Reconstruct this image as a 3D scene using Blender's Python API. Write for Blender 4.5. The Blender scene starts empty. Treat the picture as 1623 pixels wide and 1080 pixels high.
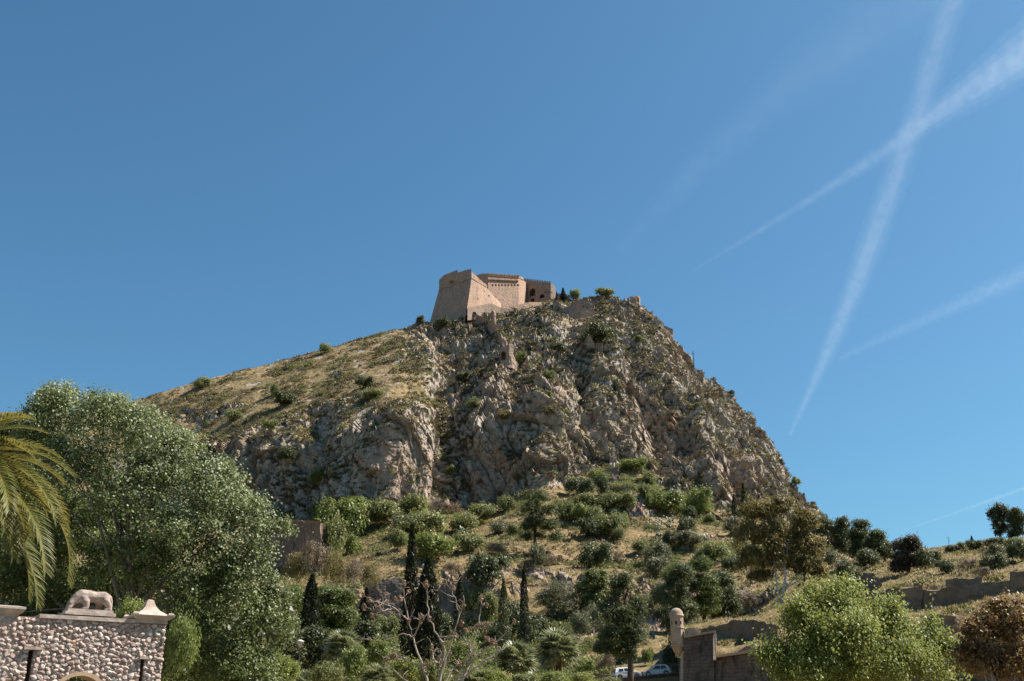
import bpy, bmesh, math, random
import numpy as np
from mathutils import Vector, Matrix

R = math.radians
SC = bpy.context.scene
COL = SC.collection

# ------------------------------------------------------------------ camera, sky, sun, exposure
FPX, PITCH, EYE = 1740.0, R(20.2), 1.7
CP, SP = math.cos(PITCH), math.sin(PITCH)
cam = bpy.data.cameras.new("camera")
cam.sensor_fit = 'HORIZONTAL'
cam.angle = 2 * math.atan(811.5 / FPX)
cam.clip_start, cam.clip_end = 0.1, 300000.0
camo = bpy.data.objects.new("camera", cam)
COL.objects.link(camo)
camo.location = (0, 0, EYE)
camo.rotation_euler = (math.pi / 2 + PITCH, 0, 0)
SC.camera = camo

SUN_AZ, SUN_EL = 80.0, 51.0            # degrees: to the right of the view, above the horizon
wd = bpy.data.worlds.new("World")
SC.world = wd
wd.use_nodes = True
wn = wd.node_tree
sky = wn.nodes.new('ShaderNodeTexSky')
sky.sky_type = 'NISHITA'
sky.sun_disc = False
sky.sun_elevation = R(SUN_EL)
sky.sun_rotation = R(SUN_AZ)
sky.altitude = 0
sky.air_density = 1.0
sky.dust_density = 1.3
sky.ozone_density = 1.6
tint = wn.nodes.new('ShaderNodeMixRGB')      # the clear, slightly green blue of this sky
tint.blend_type = 'MULTIPLY'
tint.inputs[0].default_value = 1.0
tint.inputs[2].default_value = (0.53, 0.90, 1.02, 1)
wn.links.new(sky.outputs[0], tint.inputs[1])
wn.links.new(tint.outputs[0], wn.nodes['Background'].inputs[0])
wn.nodes['Background'].inputs[1].default_value = 0.060

sl = bpy.data.lights.new("sun", 'SUN')
sl.energy = 5.0
sl.angle = R(0.53)
sl.color = (1.0, 0.93, 0.84)
so = bpy.data.objects.new("sun", sl)
COL.objects.link(so)
SDIR = Vector((math.sin(R(SUN_AZ)) * math.cos(R(SUN_EL)), math.cos(R(SUN_AZ)) * math.cos(R(SUN_EL)), math.sin(R(SUN_EL))))
so.rotation_euler = SDIR.to_track_quat('Z', 'Y').to_euler()
so.location = (60, 0, 120)

SC.view_settings.view_transform = 'Standard'
SC.view_settings.look = 'None'
SC.view_settings.exposure = 1.1
SC.view_settings.gamma = 1.0
SC.render.engine = 'CYCLES'
SC.cycles.use_denoising = True
SC.cycles.max_bounces = 5
SC.cycles.diffuse_bounces = 3
SC.cycles.transparent_max_bounces = 8
SC.cycles.volume_bounces = 0

# ------------------------------------------------------------------ geometry helpers
def P(px, py, Y):
    """world point seen at photograph position (px, py), Y metres ahead"""
    u, v = (px - 811.5) / FPX, (540.0 - py) / FPX
    dy, dz = CP - v * SP, SP + v * CP
    return np.stack(np.broadcast_arrays(u / dy * Y, Y + 0 * u, EYE + dz / dy * Y), -1).astype(float)

def proj(p):
    p = np.asarray(p, float)
    x, y, z = p[..., 0], p[..., 1], p[..., 2] - EYE
    d = y * CP + z * SP
    return 811.5 + FPX * x / d, 540.0 - FPX * (-y * SP + z * CP) / d

def mpp(px, py, Y):
    v = (540.0 - py) / FPX
    return Y / (CP - v * SP) / FPX

def smooth(a, b, x):
    t = np.clip((x - a) / (b - a), 0, 1)
    return t * t * (3 - 2 * t)

def _h(ix, iy, iz, s):
    n = (ix.astype(np.int64) * 73856093) ^ (iy.astype(np.int64) * 19349663) ^ (iz.astype(np.int64) * 83492791) ^ (s * 2654435761)
    n &= 0xFFFFFFFF
    n = ((n ^ (n >> 16)) * 0x45d9f3b) & 0xFFFFFFFF
    n = ((n ^ (n >> 16)) * 0x45d9f3b) & 0xFFFFFFFF
    return (n ^ (n >> 16)) & 0xFFFFFFFF

def perlin(p, s=0):
    i = np.floor(p)
    f = p - i
    i = i.astype(np.int64)
    w = f * f * f * (f * (f * 6 - 15) + 10)
    out = 0
    for dx in (0, 1):
        wx = w[..., 0] if dx else 1 - w[..., 0]
        for dy in (0, 1):
            wy = w[..., 1] if dy else 1 - w[..., 1]
            for dz in (0, 1):
                wz = w[..., 2] if dz else 1 - w[..., 2]
                h = _h(i[..., 0] + dx, i[..., 1] + dy, i[..., 2] + dz, s)
                gx = (h & 1023) / 511.5 - 1
                gy = ((h >> 10) & 1023) / 511.5 - 1
                gz = ((h >> 20) & 1023) / 511.5 - 1
                out = out + wx * wy * wz * (gx * (f[..., 0] - dx) + gy * (f[..., 1] - dy) + gz * (f[..., 2] - dz))
    return out * 1.25

def fbm(p, n, s=0, gain=0.5):
    a, o, t = 1.0, 0, 0
    for k in range(n):
        o = o + a * perlin(p * 2.03 ** k, s + k * 17)
        a *= gain
    return o

def ridged(p, n, s=0):
    a, o = 1.0, 0
    for k in range(n):
        o = o + a * (1 - 2.2 * np.abs(perlin(p * 2.05 ** k, s + k * 13)))
        a *= 0.5
    return o

def worley(p, s=0):
    """nearest and second distance and a random value of the nearest cell"""
    i = np.floor(p).astype(np.int64)
    f1 = np.full(p.shape[0], 9.0)
    f2 = np.full(p.shape[0], 9.0)
    cid = np.zeros(p.shape[0])
    tl = np.zeros(p.shape[0])
    for dx in (-1, 0, 1):
        for dy in (-1, 0, 1):
            for dz in (-1, 0, 1):
                h = _h(i[:, 0] + dx, i[:, 1] + dy, i[:, 2] + dz, s)
                ox, oy, oz = i[:, 0] + dx + (h & 1023) / 1023. - p[:, 0], i[:, 1] + dy + ((h >> 10) & 1023) / 1023. - p[:, 1], i[:, 2] + dz + ((h >> 20) & 1023) / 1023. - p[:, 2]
                d = ox * ox + oy * oy + oz * oz
                m = d < f1
                f2 = np.where(m, f1, np.minimum(f2, d))
                cid = np.where(m, (h >> 7 & 4095) / 4095., cid)
                tl = np.where(m, ox * ((h >> 3 & 511) / 255.5 - 1) + oy * ((h >> 12 & 511) / 255.5 - 1) + oz * ((h >> 17 & 511) / 255.5 - 1.1), tl)
                f1 = np.where(m, d, f1)
    return np.sqrt(f1), np.sqrt(f2), cid, tl      # tl: a plane tilted at random in each cell

def mesh_np(name, V, F, mats=(), attrs=None, fmat=None, smooth_sh=False):
    """mesh from arrays: F is (m,k) int array, or a list of such arrays / lists"""
    V = np.asarray(V, np.float32)
    me = bpy.data.meshes.new(name)
    if isinstance(F, np.ndarray):
        m, k = F.shape
        loops, starts = F.ravel(), np.arange(m) * k
    else:
        ls = [len(f) for f in F]
        loops = np.array([i for f in F for i in f])
        starts = np.concatenate([[0], np.cumsum(ls)[:-1]])
        m = len(F)
    me.vertices.add(len(V))
    me.vertices.foreach_set('co', V.ravel())
    me.loops.add(len(loops))
    me.loops.foreach_set('vertex_index', loops.astype(np.int32))
    me.polygons.add(m)
    me.polygons.foreach_set('loop_start', starts.astype(np.int32))
    for q in mats:
        me.materials.append(q)
    if fmat is not None:
        me.polygons.foreach_set('material_index', np.asarray(fmat, np.int32))
    for a, val in (attrs or {}).items():
        at = me.attributes.new(a, 'FLOAT', 'POINT')
        at.data.foreach_set('value', np.asarray(val, np.float32))
    me.polygons.foreach_set('use_smooth', np.full(m, smooth_sh))
    me.update(calc_edges=True)
    me.validate()
    return me

def link(name, me, parent=None, loc=None):
    o = bpy.data.objects.new(name, me)
    COL.objects.link(o)
    if parent is not None:
        o.parent = parent
    if loc is not None:
        o.location = loc
    return o

def tag(o, label=None, cat=None, group=None, kind=None):
    if label: o['label'] = label
    if cat: o['category'] = cat
    if group: o['group'] = group
    if kind or cat: o['kind'] = kind or 'thing'
    return o

def thing(name, label, cat, loc=(0, 0, 0), rz=0, group=None):
    o = bpy.data.objects.new(name, None)
    COL.objects.link(o)
    o.location = [float(c) for c in loc]
    o.rotation_euler = (0, 0, rz)
    o.empty_display_size = 0.2
    return tag(o, label, cat, group)

def copy_thing(o, label, loc, rz=0, scale=None, group=None):
    c = o.copy()
    COL.objects.link(c)
    c.location = [float(q) for q in loc]
    c.rotation_euler = (0, 0, rz)
    if scale is not None: c.scale = scale
    if label: c['label'] = label
    if group: c['group'] = group
    for ch in list(o.children):
        d = ch.copy(); COL.objects.link(d); d.parent = c
        for g in list(ch.children):
            e = g.copy(); COL.objects.link(e); e.parent = d
    return c

class MB:
    """collects shapes that become one mesh object"""
    def __init__(s): s.V, s.F, s.n, s.M, s.A = [], [], 0, [], []
    def add(s, V, F, mi=0, a=0.0):
        V = np.asarray(V, float).reshape(-1, 3)
        s.V.append(V)
        s.F += [[i + s.n for i in f] for f in F]
        s.M += [mi] * len(F)
        s.A.append(np.full(len(V), a))
        s.n += len(V)
        return s
    def box(s, x0, x1, y0, y1, z0, z1, mi=0):
        V = [(x, y, z) for z in (z0, z1) for y in (y0, y1) for x in (x0, x1)]
        return s.add(V, [(0, 2, 3, 1), (4, 5, 7, 6), (0, 1, 5, 4), (2, 6, 7, 3), (0, 4, 6, 2), (1, 3, 7, 5)], mi)
    def tube(s, pts, rad, n=6, mi=0, cap=True, a=0.0):
        pts = np.asarray(pts, float)
        rad = np.broadcast_to(rad, (len(pts),))
        V = []
        up = np.array([0.13, 0.31, 0.94])
        for k, p in enumerate(pts):
            t = pts[min(k + 1, len(pts) - 1)] - pts[max(k - 1, 0)]
            t = t / (np.linalg.norm(t) + 1e-9)
            b = np.cross(t, up)
            if np.linalg.norm(b) < 0.05: b = np.cross(t, [1, 0, 0.2])
            b /= np.linalg.norm(b)
            c = np.cross(t, b)
            for j in range(n):
                q = 2 * math.pi * j / n
                V.append(p + rad[k] * (math.cos(q) * b + math.sin(q) * c))
        F = []
        for k in range(len(pts) - 1):
            for j in range(n):
                F.append((k * n + j, k * n + (j + 1) % n, (k + 1) * n + (j + 1) % n, (k + 1) * n + j))
        if cap:
            F.append(tuple(range(n))[::-1]); F.append(tuple(range((len(pts) - 1) * n, len(pts) * n)))
        return s.add(V, F, mi, a)
    def lathe(s, prof, n=16, c=(0, 0, 0), mi=0, rot=0.0):
        V, F = [], []
        for r, z in prof:
            for j in range(n):
                q = 2 * math.pi * j / n + rot
                V.append((c[0] + r * math.cos(q), c[1] + r * math.sin(q), c[2] + z))
        for k in range(len(prof) - 1):
            for j in range(n):
                F.append((k * n + j, k * n + (j + 1) % n, (k + 1) * n + (j + 1) % n, (k + 1) * n + j))
        F.append(tuple(range(n))[::-1]); F.append(tuple(range((len(prof) - 1) * n, len(prof) * n)))
        return s.add(V, F, mi)
    def prism(s, poly, y0, y1, mi=0):
        """outline in x,z extruded along y"""
        n = len(poly)
        V = [(x, y0, z) for x, z in poly] + [(x, y1, z) for x, z in poly]
        F = [tuple(range(n)), tuple(range(n, 2 * n))[::-1]] + [(i, i + n, (i + 1) % n + n, (i + 1) % n) for i in range(n)]
        return s.add(V, F, mi)
    def mesh(s, name, mats, sm=False, off=None):
        V = np.concatenate(s.V)
        if off is not None: V = V - np.asarray(off)
        return mesh_np(name, V, s.F, mats, {'tint': np.concatenate(s.A)}, s.M, sm)
    def build(s, name, mats, parent=None, sm=False, off=None):
        if not isinstance(mats, (list, tuple)): mats = [mats]
        return link(name, s.mesh(name, mats, sm, off), parent)

def fix_normals(me):
    bm = bmesh.new(); bm.from_mesh(me)
    bmesh.ops.recalc_face_normals(bm, faces=bm.faces)
    bm.to_mesh(me); bm.free()

def cut(o, cutters):
    """subtract the cutter meshes from o, for real openings"""
    fix_normals(o.data)
    tmp = []
    for me in cutters:
        fix_normals(me)
        c = bpy.data.objects.new("cutter", me); COL.objects.link(c)
        c.parent = o.parent
        m = o.modifiers.new("cut", 'BOOLEAN'); m.operation = 'DIFFERENCE'; m.solver = 'EXACT'; m.object = c
        tmp.append(c)
    bpy.context.view_layer.update()
    dg = bpy.context.evaluated_depsgraph_get()
    me = bpy.data.meshes.new_from_object(o.evaluated_get(dg))
    o.modifiers.clear()
    o.data = me
    for c in tmp: bpy.data.objects.remove(c)
    return o

def skin_mesh(name, joints, edges, mats, sub=2):
    """one continuous body grown over a skeleton; joints: (x,y,z,r) or (x,y,z,rx,ry)"""
    me = bpy.data.meshes.new(name)
    me.from_pydata([j[:3] for j in joints], edges, [])
    o = bpy.data.objects.new(name, me); COL.objects.link(o)
    m = o.modifiers.new('skin', 'SKIN')
    sv = me.skin_vertices[0].data
    for k, j in enumerate(joints):
        sv[k].radius = (j[3], j[4] if len(j) > 4 else j[3])
    sv[0].use_root = True
    m.use_smooth_shade = True
    s = o.modifiers.new('sub', 'SUBSURF'); s.levels = s.render_levels = sub
    bpy.context.view_layer.update()
    dg = bpy.context.evaluated_depsgraph_get()
    out = bpy.data.meshes.new_from_object(o.evaluated_get(dg))
    bpy.data.objects.remove(o)
    out.materials.clear()
    for q in mats: out.materials.append(q)
    return out

# ------------------------------------------------------------------ material helpers
class NT:
    def __init__(s, name):
        s.m = bpy.data.materials.new(name); s.m.use_nodes = True
        s.t = s.m.node_tree; s.t.nodes.clear()
        s.out = s.t.nodes.new('ShaderNodeOutputMaterial')
    def n(s, typ, props=None, **inp):
        d = s.t.nodes.new('ShaderNode' + typ)
        for k, v in (props or {}).items(): setattr(d, k, v)
        for k, v in inp.items():
            key = k.replace('_', ' ')
            if k[0] == 'i' and k[1:].isdigit(): key = int(k[1:])
            s.set(d, key, v)
        return d
    def set(s, d, key, v):
        if isinstance(v, bpy.types.NodeSocket): s.t.links.new(v, d.inputs[key])
        elif hasattr(v, 'outputs'): s.t.links.new(v.outputs[0], d.inputs[key])
        else: d.inputs[key].default_value = v
    def coord(s, scale=(1, 1, 1), obj=False):
        src = s.n('TexCoord').outputs['Object'] if obj else s.n('NewGeometry').outputs['Position']
        mp = s.n('Mapping', i3=scale); s.t.links.new(src, mp.inputs[0])
        return mp
    def noise(s, scale=1.0, det=4, rough=0.55, vec=None, dist=0.0):
        d = s.n('TexNoise', Scale=scale, Detail=det, Roughness=rough, Distortion=dist)
        if vec is not None: s.t.links.new(vec.outputs[0], d.inputs['Vector'])
        return d.outputs['Fac']
    def ramp(s, fac, stops):
        d = s.n('ValToRGB'); s.set(d, 0, fac)
        e = d.color_ramp.elements
        while len(e) > 2: e.remove(e[-1])
        for k, (p, c) in enumerate(stops):
            if k > 1: e.new(p)
            e[k].position = p
            e[k].color = (*c, 1) if len(c) == 3 else c
        return d.outputs[0]
    def mix(s, f, a, b, mode='MIX'):
        d = s.n('MixRGB', {'blend_type': mode})
        s.set(d, 0, f)
        s.set(d, 1, a if not isinstance(a, tuple) else (*a, 1)); s.set(d, 2, b if not isinstance(b, tuple) else (*b, 1))
        return d.outputs[0]
    def math(s, op, a, b=0.0, c=0.0, clamp=False):
        d = s.n('Math', {'operation': op, 'use_clamp': clamp}); s.set(d, 0, a); s.set(d, 1, b); s.set(d, 2, c)
        return d.outputs[0]
    def attr(s, name): return s.n('Attribute', {'attribute_name': name}).outputs['Fac']
    def surf(s, col, rough=0.85, bump=None, bs=0.5, bd=0.1, spec=0.3, metal=0.0):
        d = s.n('BsdfPrincipled', Base_Color=col if not isinstance(col, tuple) else (*col, 1), Roughness=rough, Metallic=metal)
        d.inputs['Specular IOR Level'].default_value = spec
        if bump is not None:
            b = s.n('Bump', Strength=bs, Distance=bd, Height=bump); s.t.links.new(b.outputs[0], d.inputs['Normal'])
        s.t.links.new(d.outputs[0], s.out.inputs[0])
        return s.m

def plain(name, col, rough=0.6, metal=0.0, spec=0.4, var=0.12, scale=6.0):
    t = NT(name)
    f = t.noise(scale, 4, 0.6, t.coord(obj=True))
    c = t.ramp(f, [(0.25, tuple(x * (1 - var) for x in col)), (0.75, tuple(min(1, x * (1 + var)) for x in col))])
    return t.surf(c, rough, spec=spec, metal=metal)

def leafmat(name, dark, mid, light, back=None, silver=None, trans=0.35, gloss=0.35, rough=0.5):
    t = NT(name)
    c = t.ramp(t.attr('tint'), [(0.0, dark), (0.5, mid), (1.0, light)] if silver is None else [(0.0, dark), (0.5, mid), (0.9, light), (0.96, silver)])
    if back is not None:
        c = t.mix(t.n('NewGeometry').outputs['Backfacing'], c, back)
    p = t.n('BsdfPrincipled', Base_Color=c, Roughness=rough)
    p.inputs['Specular IOR Level'].default_value = gloss
    tr = t.n('BsdfTranslucent', Color=t.mix(0.6, c, tuple(min(1, 1.5 * a) for a in light), 'MIX'))
    mx = t.n('MixShader', i0=trans); t.t.links.new(p.outputs[0], mx.inputs[1]); t.t.links.new(tr.outputs[0], mx.inputs[2])
    t.t.links.new(mx.outputs[0], t.out.inputs[0])
    return t.m

def barkmat(name, a, b, scale=3.0):
    t = NT(name)
    f = t.noise(scale, 6, 0.65, t.coord((1, 1, 0.3), True))
    return t.surf(t.ramp(f, [(0.3, a), (0.7, b)]), 0.9, f, 0.5, 0.05, 0.15)

def stonemat(name, base, dark, warm, course=0.0, grime=0.5, bump=0.12, scale=1.0, streak=0.0, holes=0.0):
    """weathered masonry: blocks, courses, stains"""
    t = NT(name)
    co = t.coord()
    big = t.noise(0.16 * scale, 5, 0.6, co)
    mid = t.noise(1.3 * scale, 6, 0.7, co)
    vor = t.n('TexVoronoi', {'feature': 'F1'}, Scale=1.5 * scale); t.t.links.new(t.coord((1, 1, 1.8)).outputs[0], vor.inputs['Vector'])
    c = t.mix(t.ramp(mid, [(0.3, (0, 0, 0)), (0.72, (1, 1, 1))]), dark, base)
    c = t.mix(t.ramp(big, [(0.42, (0, 0, 0)), (0.66, (0.75, 0.75, 0.75))]), c, warm)
    cell = t.n('SeparateColor'); t.t.links.new(vor.outputs['Color'], cell.inputs[0])
    c = t.mix(0.4, c, t.ramp(cell.outputs[0], [(0.0, (0.35, 0.34, 0.33)), (1.0, (0.65, 0.64, 0.62))]), 'OVERLAY')
    if course:
        w = t.n('TexWave', {'wave_type': 'BANDS', 'bands_direction': 'Z'}, Scale=course, Distortion=7.0, Detail=4.0)
        t.t.links.new(co.outputs[0], w.inputs['Vector'])
        c = t.mix(t.ramp(w.outputs['Fac'], [(0.02, (0.3, 0.3, 0.3)), (0.22, (0, 0, 0))]), c, tuple(x * 0.55 for x in dark))
    if streak:
        sk = t.noise(1.0, 5, 0.65, t.coord((1.4, 1.4, 0.12)))
        c = t.mix(t.ramp(sk, [(0.50, (0, 0, 0)), (0.68, (streak,) * 3)]), c, tuple(x * 0.35 for x in dark))
        sk2 = t.noise(1.7, 5, 0.65, t.coord((1.7, 1.7, 0.1)))
        c = t.mix(t.ramp(sk2, [(0.60, (0, 0, 0)), (0.75, (streak * 0.6,) * 3)]), c, tuple(min(1, x * 1.5) for x in base))
    if grime:
        g = t.noise(0.5 * scale, 7, 0.7, co, 0.6)
        c = t.mix(t.ramp(g, [(0.5, (0, 0, 0)), (0.75, (grime,) * 3)]), c, tuple(x * 0.5 for x in dark))
    h = t.math('ADD', mid, vor.outputs['Distance'])
    return t.surf(c, 0.93, h, 0.6, bump, 0.12)

# ------------------------------------------------------------------ the terrain: rows of crest, ledge and foot lines, then crags
PXK = np.array([-700, 100, 250, 330, 430, 470, 520, 560, 600, 660, 690, 720, 770, 800, 830, 860, 880, 900, 940, 960, 1000, 1015, 1040, 1065, 1085, 1105, 1140, 1175, 1205, 1225, 1245, 1265, 1290, 1310, 1350, 1500, 2300.])
SKY = np.array([640, 650, 622, 600, 576, 566, 553, 540, 530, 513, 506, 502, 496, 492, 488, 482, 476, 474, 471, 468, 474, 480, 501, 529, 557, 581, 607, 642, 671, 702, 741, 772, 797, 817, 860, 960, 1050.])
SKYY = np.interp(PXK, [-700, 250, 560, 700, 900, 1010, 1100, 1250, 1310, 2300], [430, 425, 440, 445, 440, 428, 405, 375, 365, 330])
L5K = ([-700, 250, 400, 470, 560, 620, 700, 760, 850, 920, 1000, 1060, 1110, 1160, 1205, 1250, 1310, 1500, 2300],
       [740, 715, 695, 692, 694, 676, 694, 684, 655, 625, 600, 625, 665, 705, 740, 785, 835, 975, 1060])
L5Y = ([-700, 250, 400, 470, 560, 620, 690, 715, 760, 850, 900, 960, 1000, 1060, 1110, 1160, 1205, 1250, 1310, 1500, 2300],
       [400, 380, 348, 334, 313, 305, 309, 321, 313, 310, 322, 336, 345, 338, 330, 322, 318, 315, 318, 300, 280])
L4K = ([-700, 250, 400, 450, 560, 650, 750, 800, 850, 900, 950, 1000, 1050, 1100, 1150, 1200, 1300, 1500, 2300],
       [840, 830, 815, 806, 812, 800, 803, 792, 776, 765, 742, 738, 765, 795, 808, 820, 850, 985, 1070])
L4Y = ([-700, 250, 400, 470, 560, 620, 690, 720, 800, 860, 880, 950, 1000, 1050, 1100, 1200, 1300, 1500, 2300],
       [370, 350, 332, 322, 302, 294, 298, 308, 300, 293, 300, 312, 314, 308, 300, 294, 290, 270, 250])
L3K = ([-700, 400, 470, 560, 620, 700, 760, 850, 930, 1000, 1050, 1100, 1150, 1200, 1300, 1500, 2300],
       [930, 925, 915, 920, 916, 918, 908, 906, 915, 925, 925, 930, 930, 935, 935, 1020, 1090])
L3Y = ([-700, 300, 470, 620, 760, 850, 1000, 1100, 1200, 1300, 1500, 2300],
       [250, 245, 240, 222, 226, 228, 224, 214, 204, 200, 190, 180])

def road_z(px):
    return 9.72 + 0.0078 * (np.clip(px, 900, 1120) - 1000)

pxs = np.concatenate([np.linspace(-700, 180, 70)[:-1], np.linspace(180, 1400, 1120)[:-1], np.linspace(1400, 2300, 60)])
def lerpline(K):
    y = np.interp(pxs, K[0], K[1])
    k = np.exp(-0.5 * (np.arange(-20, 21) / 8.0) ** 2); k /= k.sum()
    return np.convolve(np.pad(y, 20, mode='edge'), k, 'valid')

def from_z(px, Y, z):
    """point in the column of px at depth Y and height z"""
    dzy = (z - EYE) / Y
    v = (dzy * CP - SP) / (CP + dzy * SP)
    return np.stack([(px - 811.5) / FPX / (CP - v * SP) * Y, Y + 0 * px, z + 0 * px], -1)

one = np.ones_like(pxs)
sky_py = np.interp(pxs, PXK, SKY)
A = from_z(pxs, 38 * one, 0.0 * one - 0.3)
A2 = from_z(pxs, 80 * one, 3.2 * one)
A3 = from_z(pxs, 147.6 * one, road_z(pxs) - 1.6)
B = from_z(pxs, 148.8 * one, road_z(pxs))
C = from_z(pxs, 159.0 * one, road_z(pxs) + 0.2)
z2 = P(pxs, lerpline(([-700, 560, 800, 1100, 1300, 2300], [1000, 1000, 1005, 1000, 1010, 1080])), lerpline(([-700, 560, 590, 750, 790, 1050, 2300], [208, 208, 216, 217, 208, 204, 195])))
D3 = P(pxs, lerpline(L3K), lerpline(L3Y))
D3b = P(pxs, lerpline(L3K) - 14, lerpline(L3Y) + 14)
E4 = P(pxs, lerpline(L4K), lerpline(L4Y))
F5 = P(pxs, lerpline(L5K), lerpline(L5Y))
skyY = np.interp(pxs, PXK, SKYY)
G6 = P(pxs, sky_py + 3, skyY)
G7 = G6 + np.array([0, 26, -3.0]); G7[:, 0] *= 1.04
G8 = G6 + np.array([0, 150, 0]); G8[:, 2] *= 0.6; G8[:, 0] *= 1.2
G9 = G6 + np.array([0, 420, 0]); G9[:, 2] = -2; G9[:, 0] *= 1.6
rowsets = [(A, A2, 20), (A2, A3, 40), (A3, B, 5), (B, C, 12), (C, z2, 70), (z2, D3, 85), (D3, D3b, 22), (D3b, E4, 130), (E4, F5, 260), (F5, G6, 215), (G6, G7, 22), (G7, G8, 14), (G8, G9, 8)]
grid, vpar = [], []
for k, (a, b, n) in enumerate(rowsets):
    for j in range(n):
        t = j / n
        grid.append(a * (1 - t) + b * t); vpar.append(k + t)
grid.append(G9); vpar.append(len(rowsets))
grid = np.array(grid)                       # rows x cols x 3
vpar = np.array(vpar)
# soften the kinks between the lines
kk = np.exp(-0.5 * (np.arange(-12, 13) / 5.0) ** 2); kk /= kk.sum()
pad = np.pad(grid, ((12, 12), (0, 0), (0, 0)), mode='edge')
sm = sum(kk[i] * pad[i:i + grid.shape[0]] for i in range(25))
wsm = ((vpar > 4.3) & (vpar < 10.5)).astype(float)[:, None, None]
grid = grid * (1 - wsm) + sm * wsm

du = np.gradient(grid, axis=1); dv = np.gradient(grid, axis=0)
N = np.cross(du, dv); N /= np.linalg.norm(N, axis=-1, keepdims=True) + 1e-9
nr, nc = grid.shape[:2]
pts = grid.reshape(-1, 3)
nrm = N.reshape(-1, 3)
vp = np.repeat(vpar, nc)
gpx, gpy = np.tile(pxs, nr), proj(pts)[1]

# how craggy: the cliff band, the right-hand face right up to the crest, the red bank above the road
cliff = smooth(7.85, 8.08, vp) * (1 - smooth(8.8, 9.0 + 0.45 * smooth(-0.3, 0.4, perlin(pts * np.array([0.05, 0.05, 0.03]), 92)), vp)) * smooth(120, 330, gpx)
cliff = np.maximum(cliff, smooth(7.85, 8.08, vp) * (1 - smooth(10.0, 10.5, vp)) * smooth(640, 760, gpx + 60 * perlin(pts * 0.03, 91)))
cliff = np.maximum(cliff, 0.85 * smooth(9.3, 9.7, vp) * (1 - smooth(10.0, 10.4, vp)) * smooth(610, 690, gpx))
outcrop = smooth(0.24 - 0.16 * (1 - smooth(9.15, 9.55, vp)), 0.44, fbm(pts * np.array([0.028, 0.028, 0.05]), 3, 5)) * smooth(9.0, 9.25, vp) * (1 - smooth(9.5, 9.8, vp))
bank = smooth(4.6, 5.05, vp) * (1 - smooth(5.95, 6.25, vp))
bankm = bank * smooth(-0.35, 0.05, fbm(pts * 0.045, 3, 8) + 0.25 * smooth(830, 1000, gpx))
gul = smooth(0.05, 0.3, fbm(pts * np.array([0.05, 0.05, 0.05]), 2, 44)) * smooth(7.0, 7.3, vp) * (1 - smooth(7.8, 8.0, vp)) * smooth(820, 1000, gpx) * 0.6
crag = np.clip(np.maximum.reduce([cliff, 0.5 * outcrop, 0.75 * bankm, gul]), 0, 1)

disp = np.zeros(len(pts))
live = (vp > 4.05) & (vp < 11.5)
idx = np.where(live)[0]
q = pts[idx]
dd = 1.1 * fbm(q / 34.0, 3, 1) + 0.42 * fbm(q / 7.0, 4, 2) + 0.16 * fbm(q / 1.7, 3, 3)
disp[idx] = dd * smooth(4.05, 4.6, vp[idx])
ci = np.where(crag > 0.02)[0]
q = pts[ci].copy()
cf = np.where(vp[ci] > 7.5, 1.0, 0.42)
warp = np.stack([fbm(q / 16, 2, 31), fbm(q / 16, 2, 32), fbm(q / 16, 2, 33)], -1) * 1.6
qa = (q + warp)
sh = qa.copy(); sh[:, 0] += 0.30 * sh[:, 2]               # the beds and gullies lean to the right going down
st = np.array([1, 0.8, 0.36])
dd = 3.2 * (fbm(sh * st / 48, 2, 11)) * cf
dd += 1.7 * (ridged(sh * st / 24, 3, 12) - 0.4) * cf
f1, f2, cid, tl = worley(sh * np.array([1, 1, 0.40]) / 9.5, 3)
dd += (2.4 * (cid - 0.5) + 2.5 * tl - 0.9 * np.exp(-((f2 - f1) / 0.07) ** 2)) * cf
f1, f2, cid, tl = worley(sh * np.array([1, 1, 0.42]) / 3.8, 4)
dd += (1.3 * (cid - 0.5) + 2.3 * tl - 0.25 * np.exp(-((f2 - f1) / 0.05) ** 2)) * np.maximum(cf, 0.75)
f1, f2, cid, tl = worley(qa * np.array([1, 1, 0.7]) / 1.5, 6)
dd += 0.5 * (cid - 0.5) + 0.85 * tl
dd += 0.38 * fbm(q / 1.3, 3, 14)
# calmer sheer slabs in the tall wall over the terrace
slab = smooth(545, 575, gpx[ci]) * (1 - smooth(690, 705, gpx[ci])) * smooth(690, 715, gpy[ci]) * (1 - smooth(800, 815, gpy[ci]))
dd = dd * (1 - 0.6 * slab) + slab * 0.8 * fbm(q * np.array([0.5, 0.5, 0.05]), 3, 21)
disp[ci] += dd * crag[ci]
# hand placed gullies and buttresses (photograph column, row, half width, depth in metres)
def groove(path, w, d):
    path = np.array(path, float)
    best = np.full(len(pts), 1e9)
    m = (gpx > path[:, 0].min() - 3 * w) & (gpx < path[:, 0].max() + 3 * w) & (gpy > path[:, 1].min() - 3 * w) & (gpy < path[:, 1].max() + 3 * w) & (vp > 6.5) & (vp < 10.2)
    ii = np.where(m)[0]
    b = np.full(len(ii), 1e9)
    for (x0, y0), (x1, y1) in zip(path[:-1], path[1:]):
        L = (x1 - x0) ** 2 + (y1 - y0) ** 2
        t = np.clip(((gpx[ii] - x0) * (x1 - x0) + (gpy[ii] - y0) * (y1 - y0)) / L, 0, 1)
        b = np.minimum(b, np.hypot(gpx[ii] - x0 - t * (x1 - x0), gpy[ii] - y0 - t * (y1 - y0)))
    disp[ii] += d * np.exp(-0.5 * (b / w) ** 2)
groove([(694, 655), (702, 700), (690, 800)], 8, -4.5)
groove([(640, 690), (600, 730), (575, 800)], 22, 4)
groove([(500, 690), (470, 760), (455, 800)], 20, -6)
groove([(1000, 590), (1030, 660), (1050, 745)], 13, -4)
groove([(900, 520), (925, 620), (945, 720)], 11, -3)
groove([(1060, 560), (1100, 660), (1130, 770)], 16, 2.5)
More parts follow.
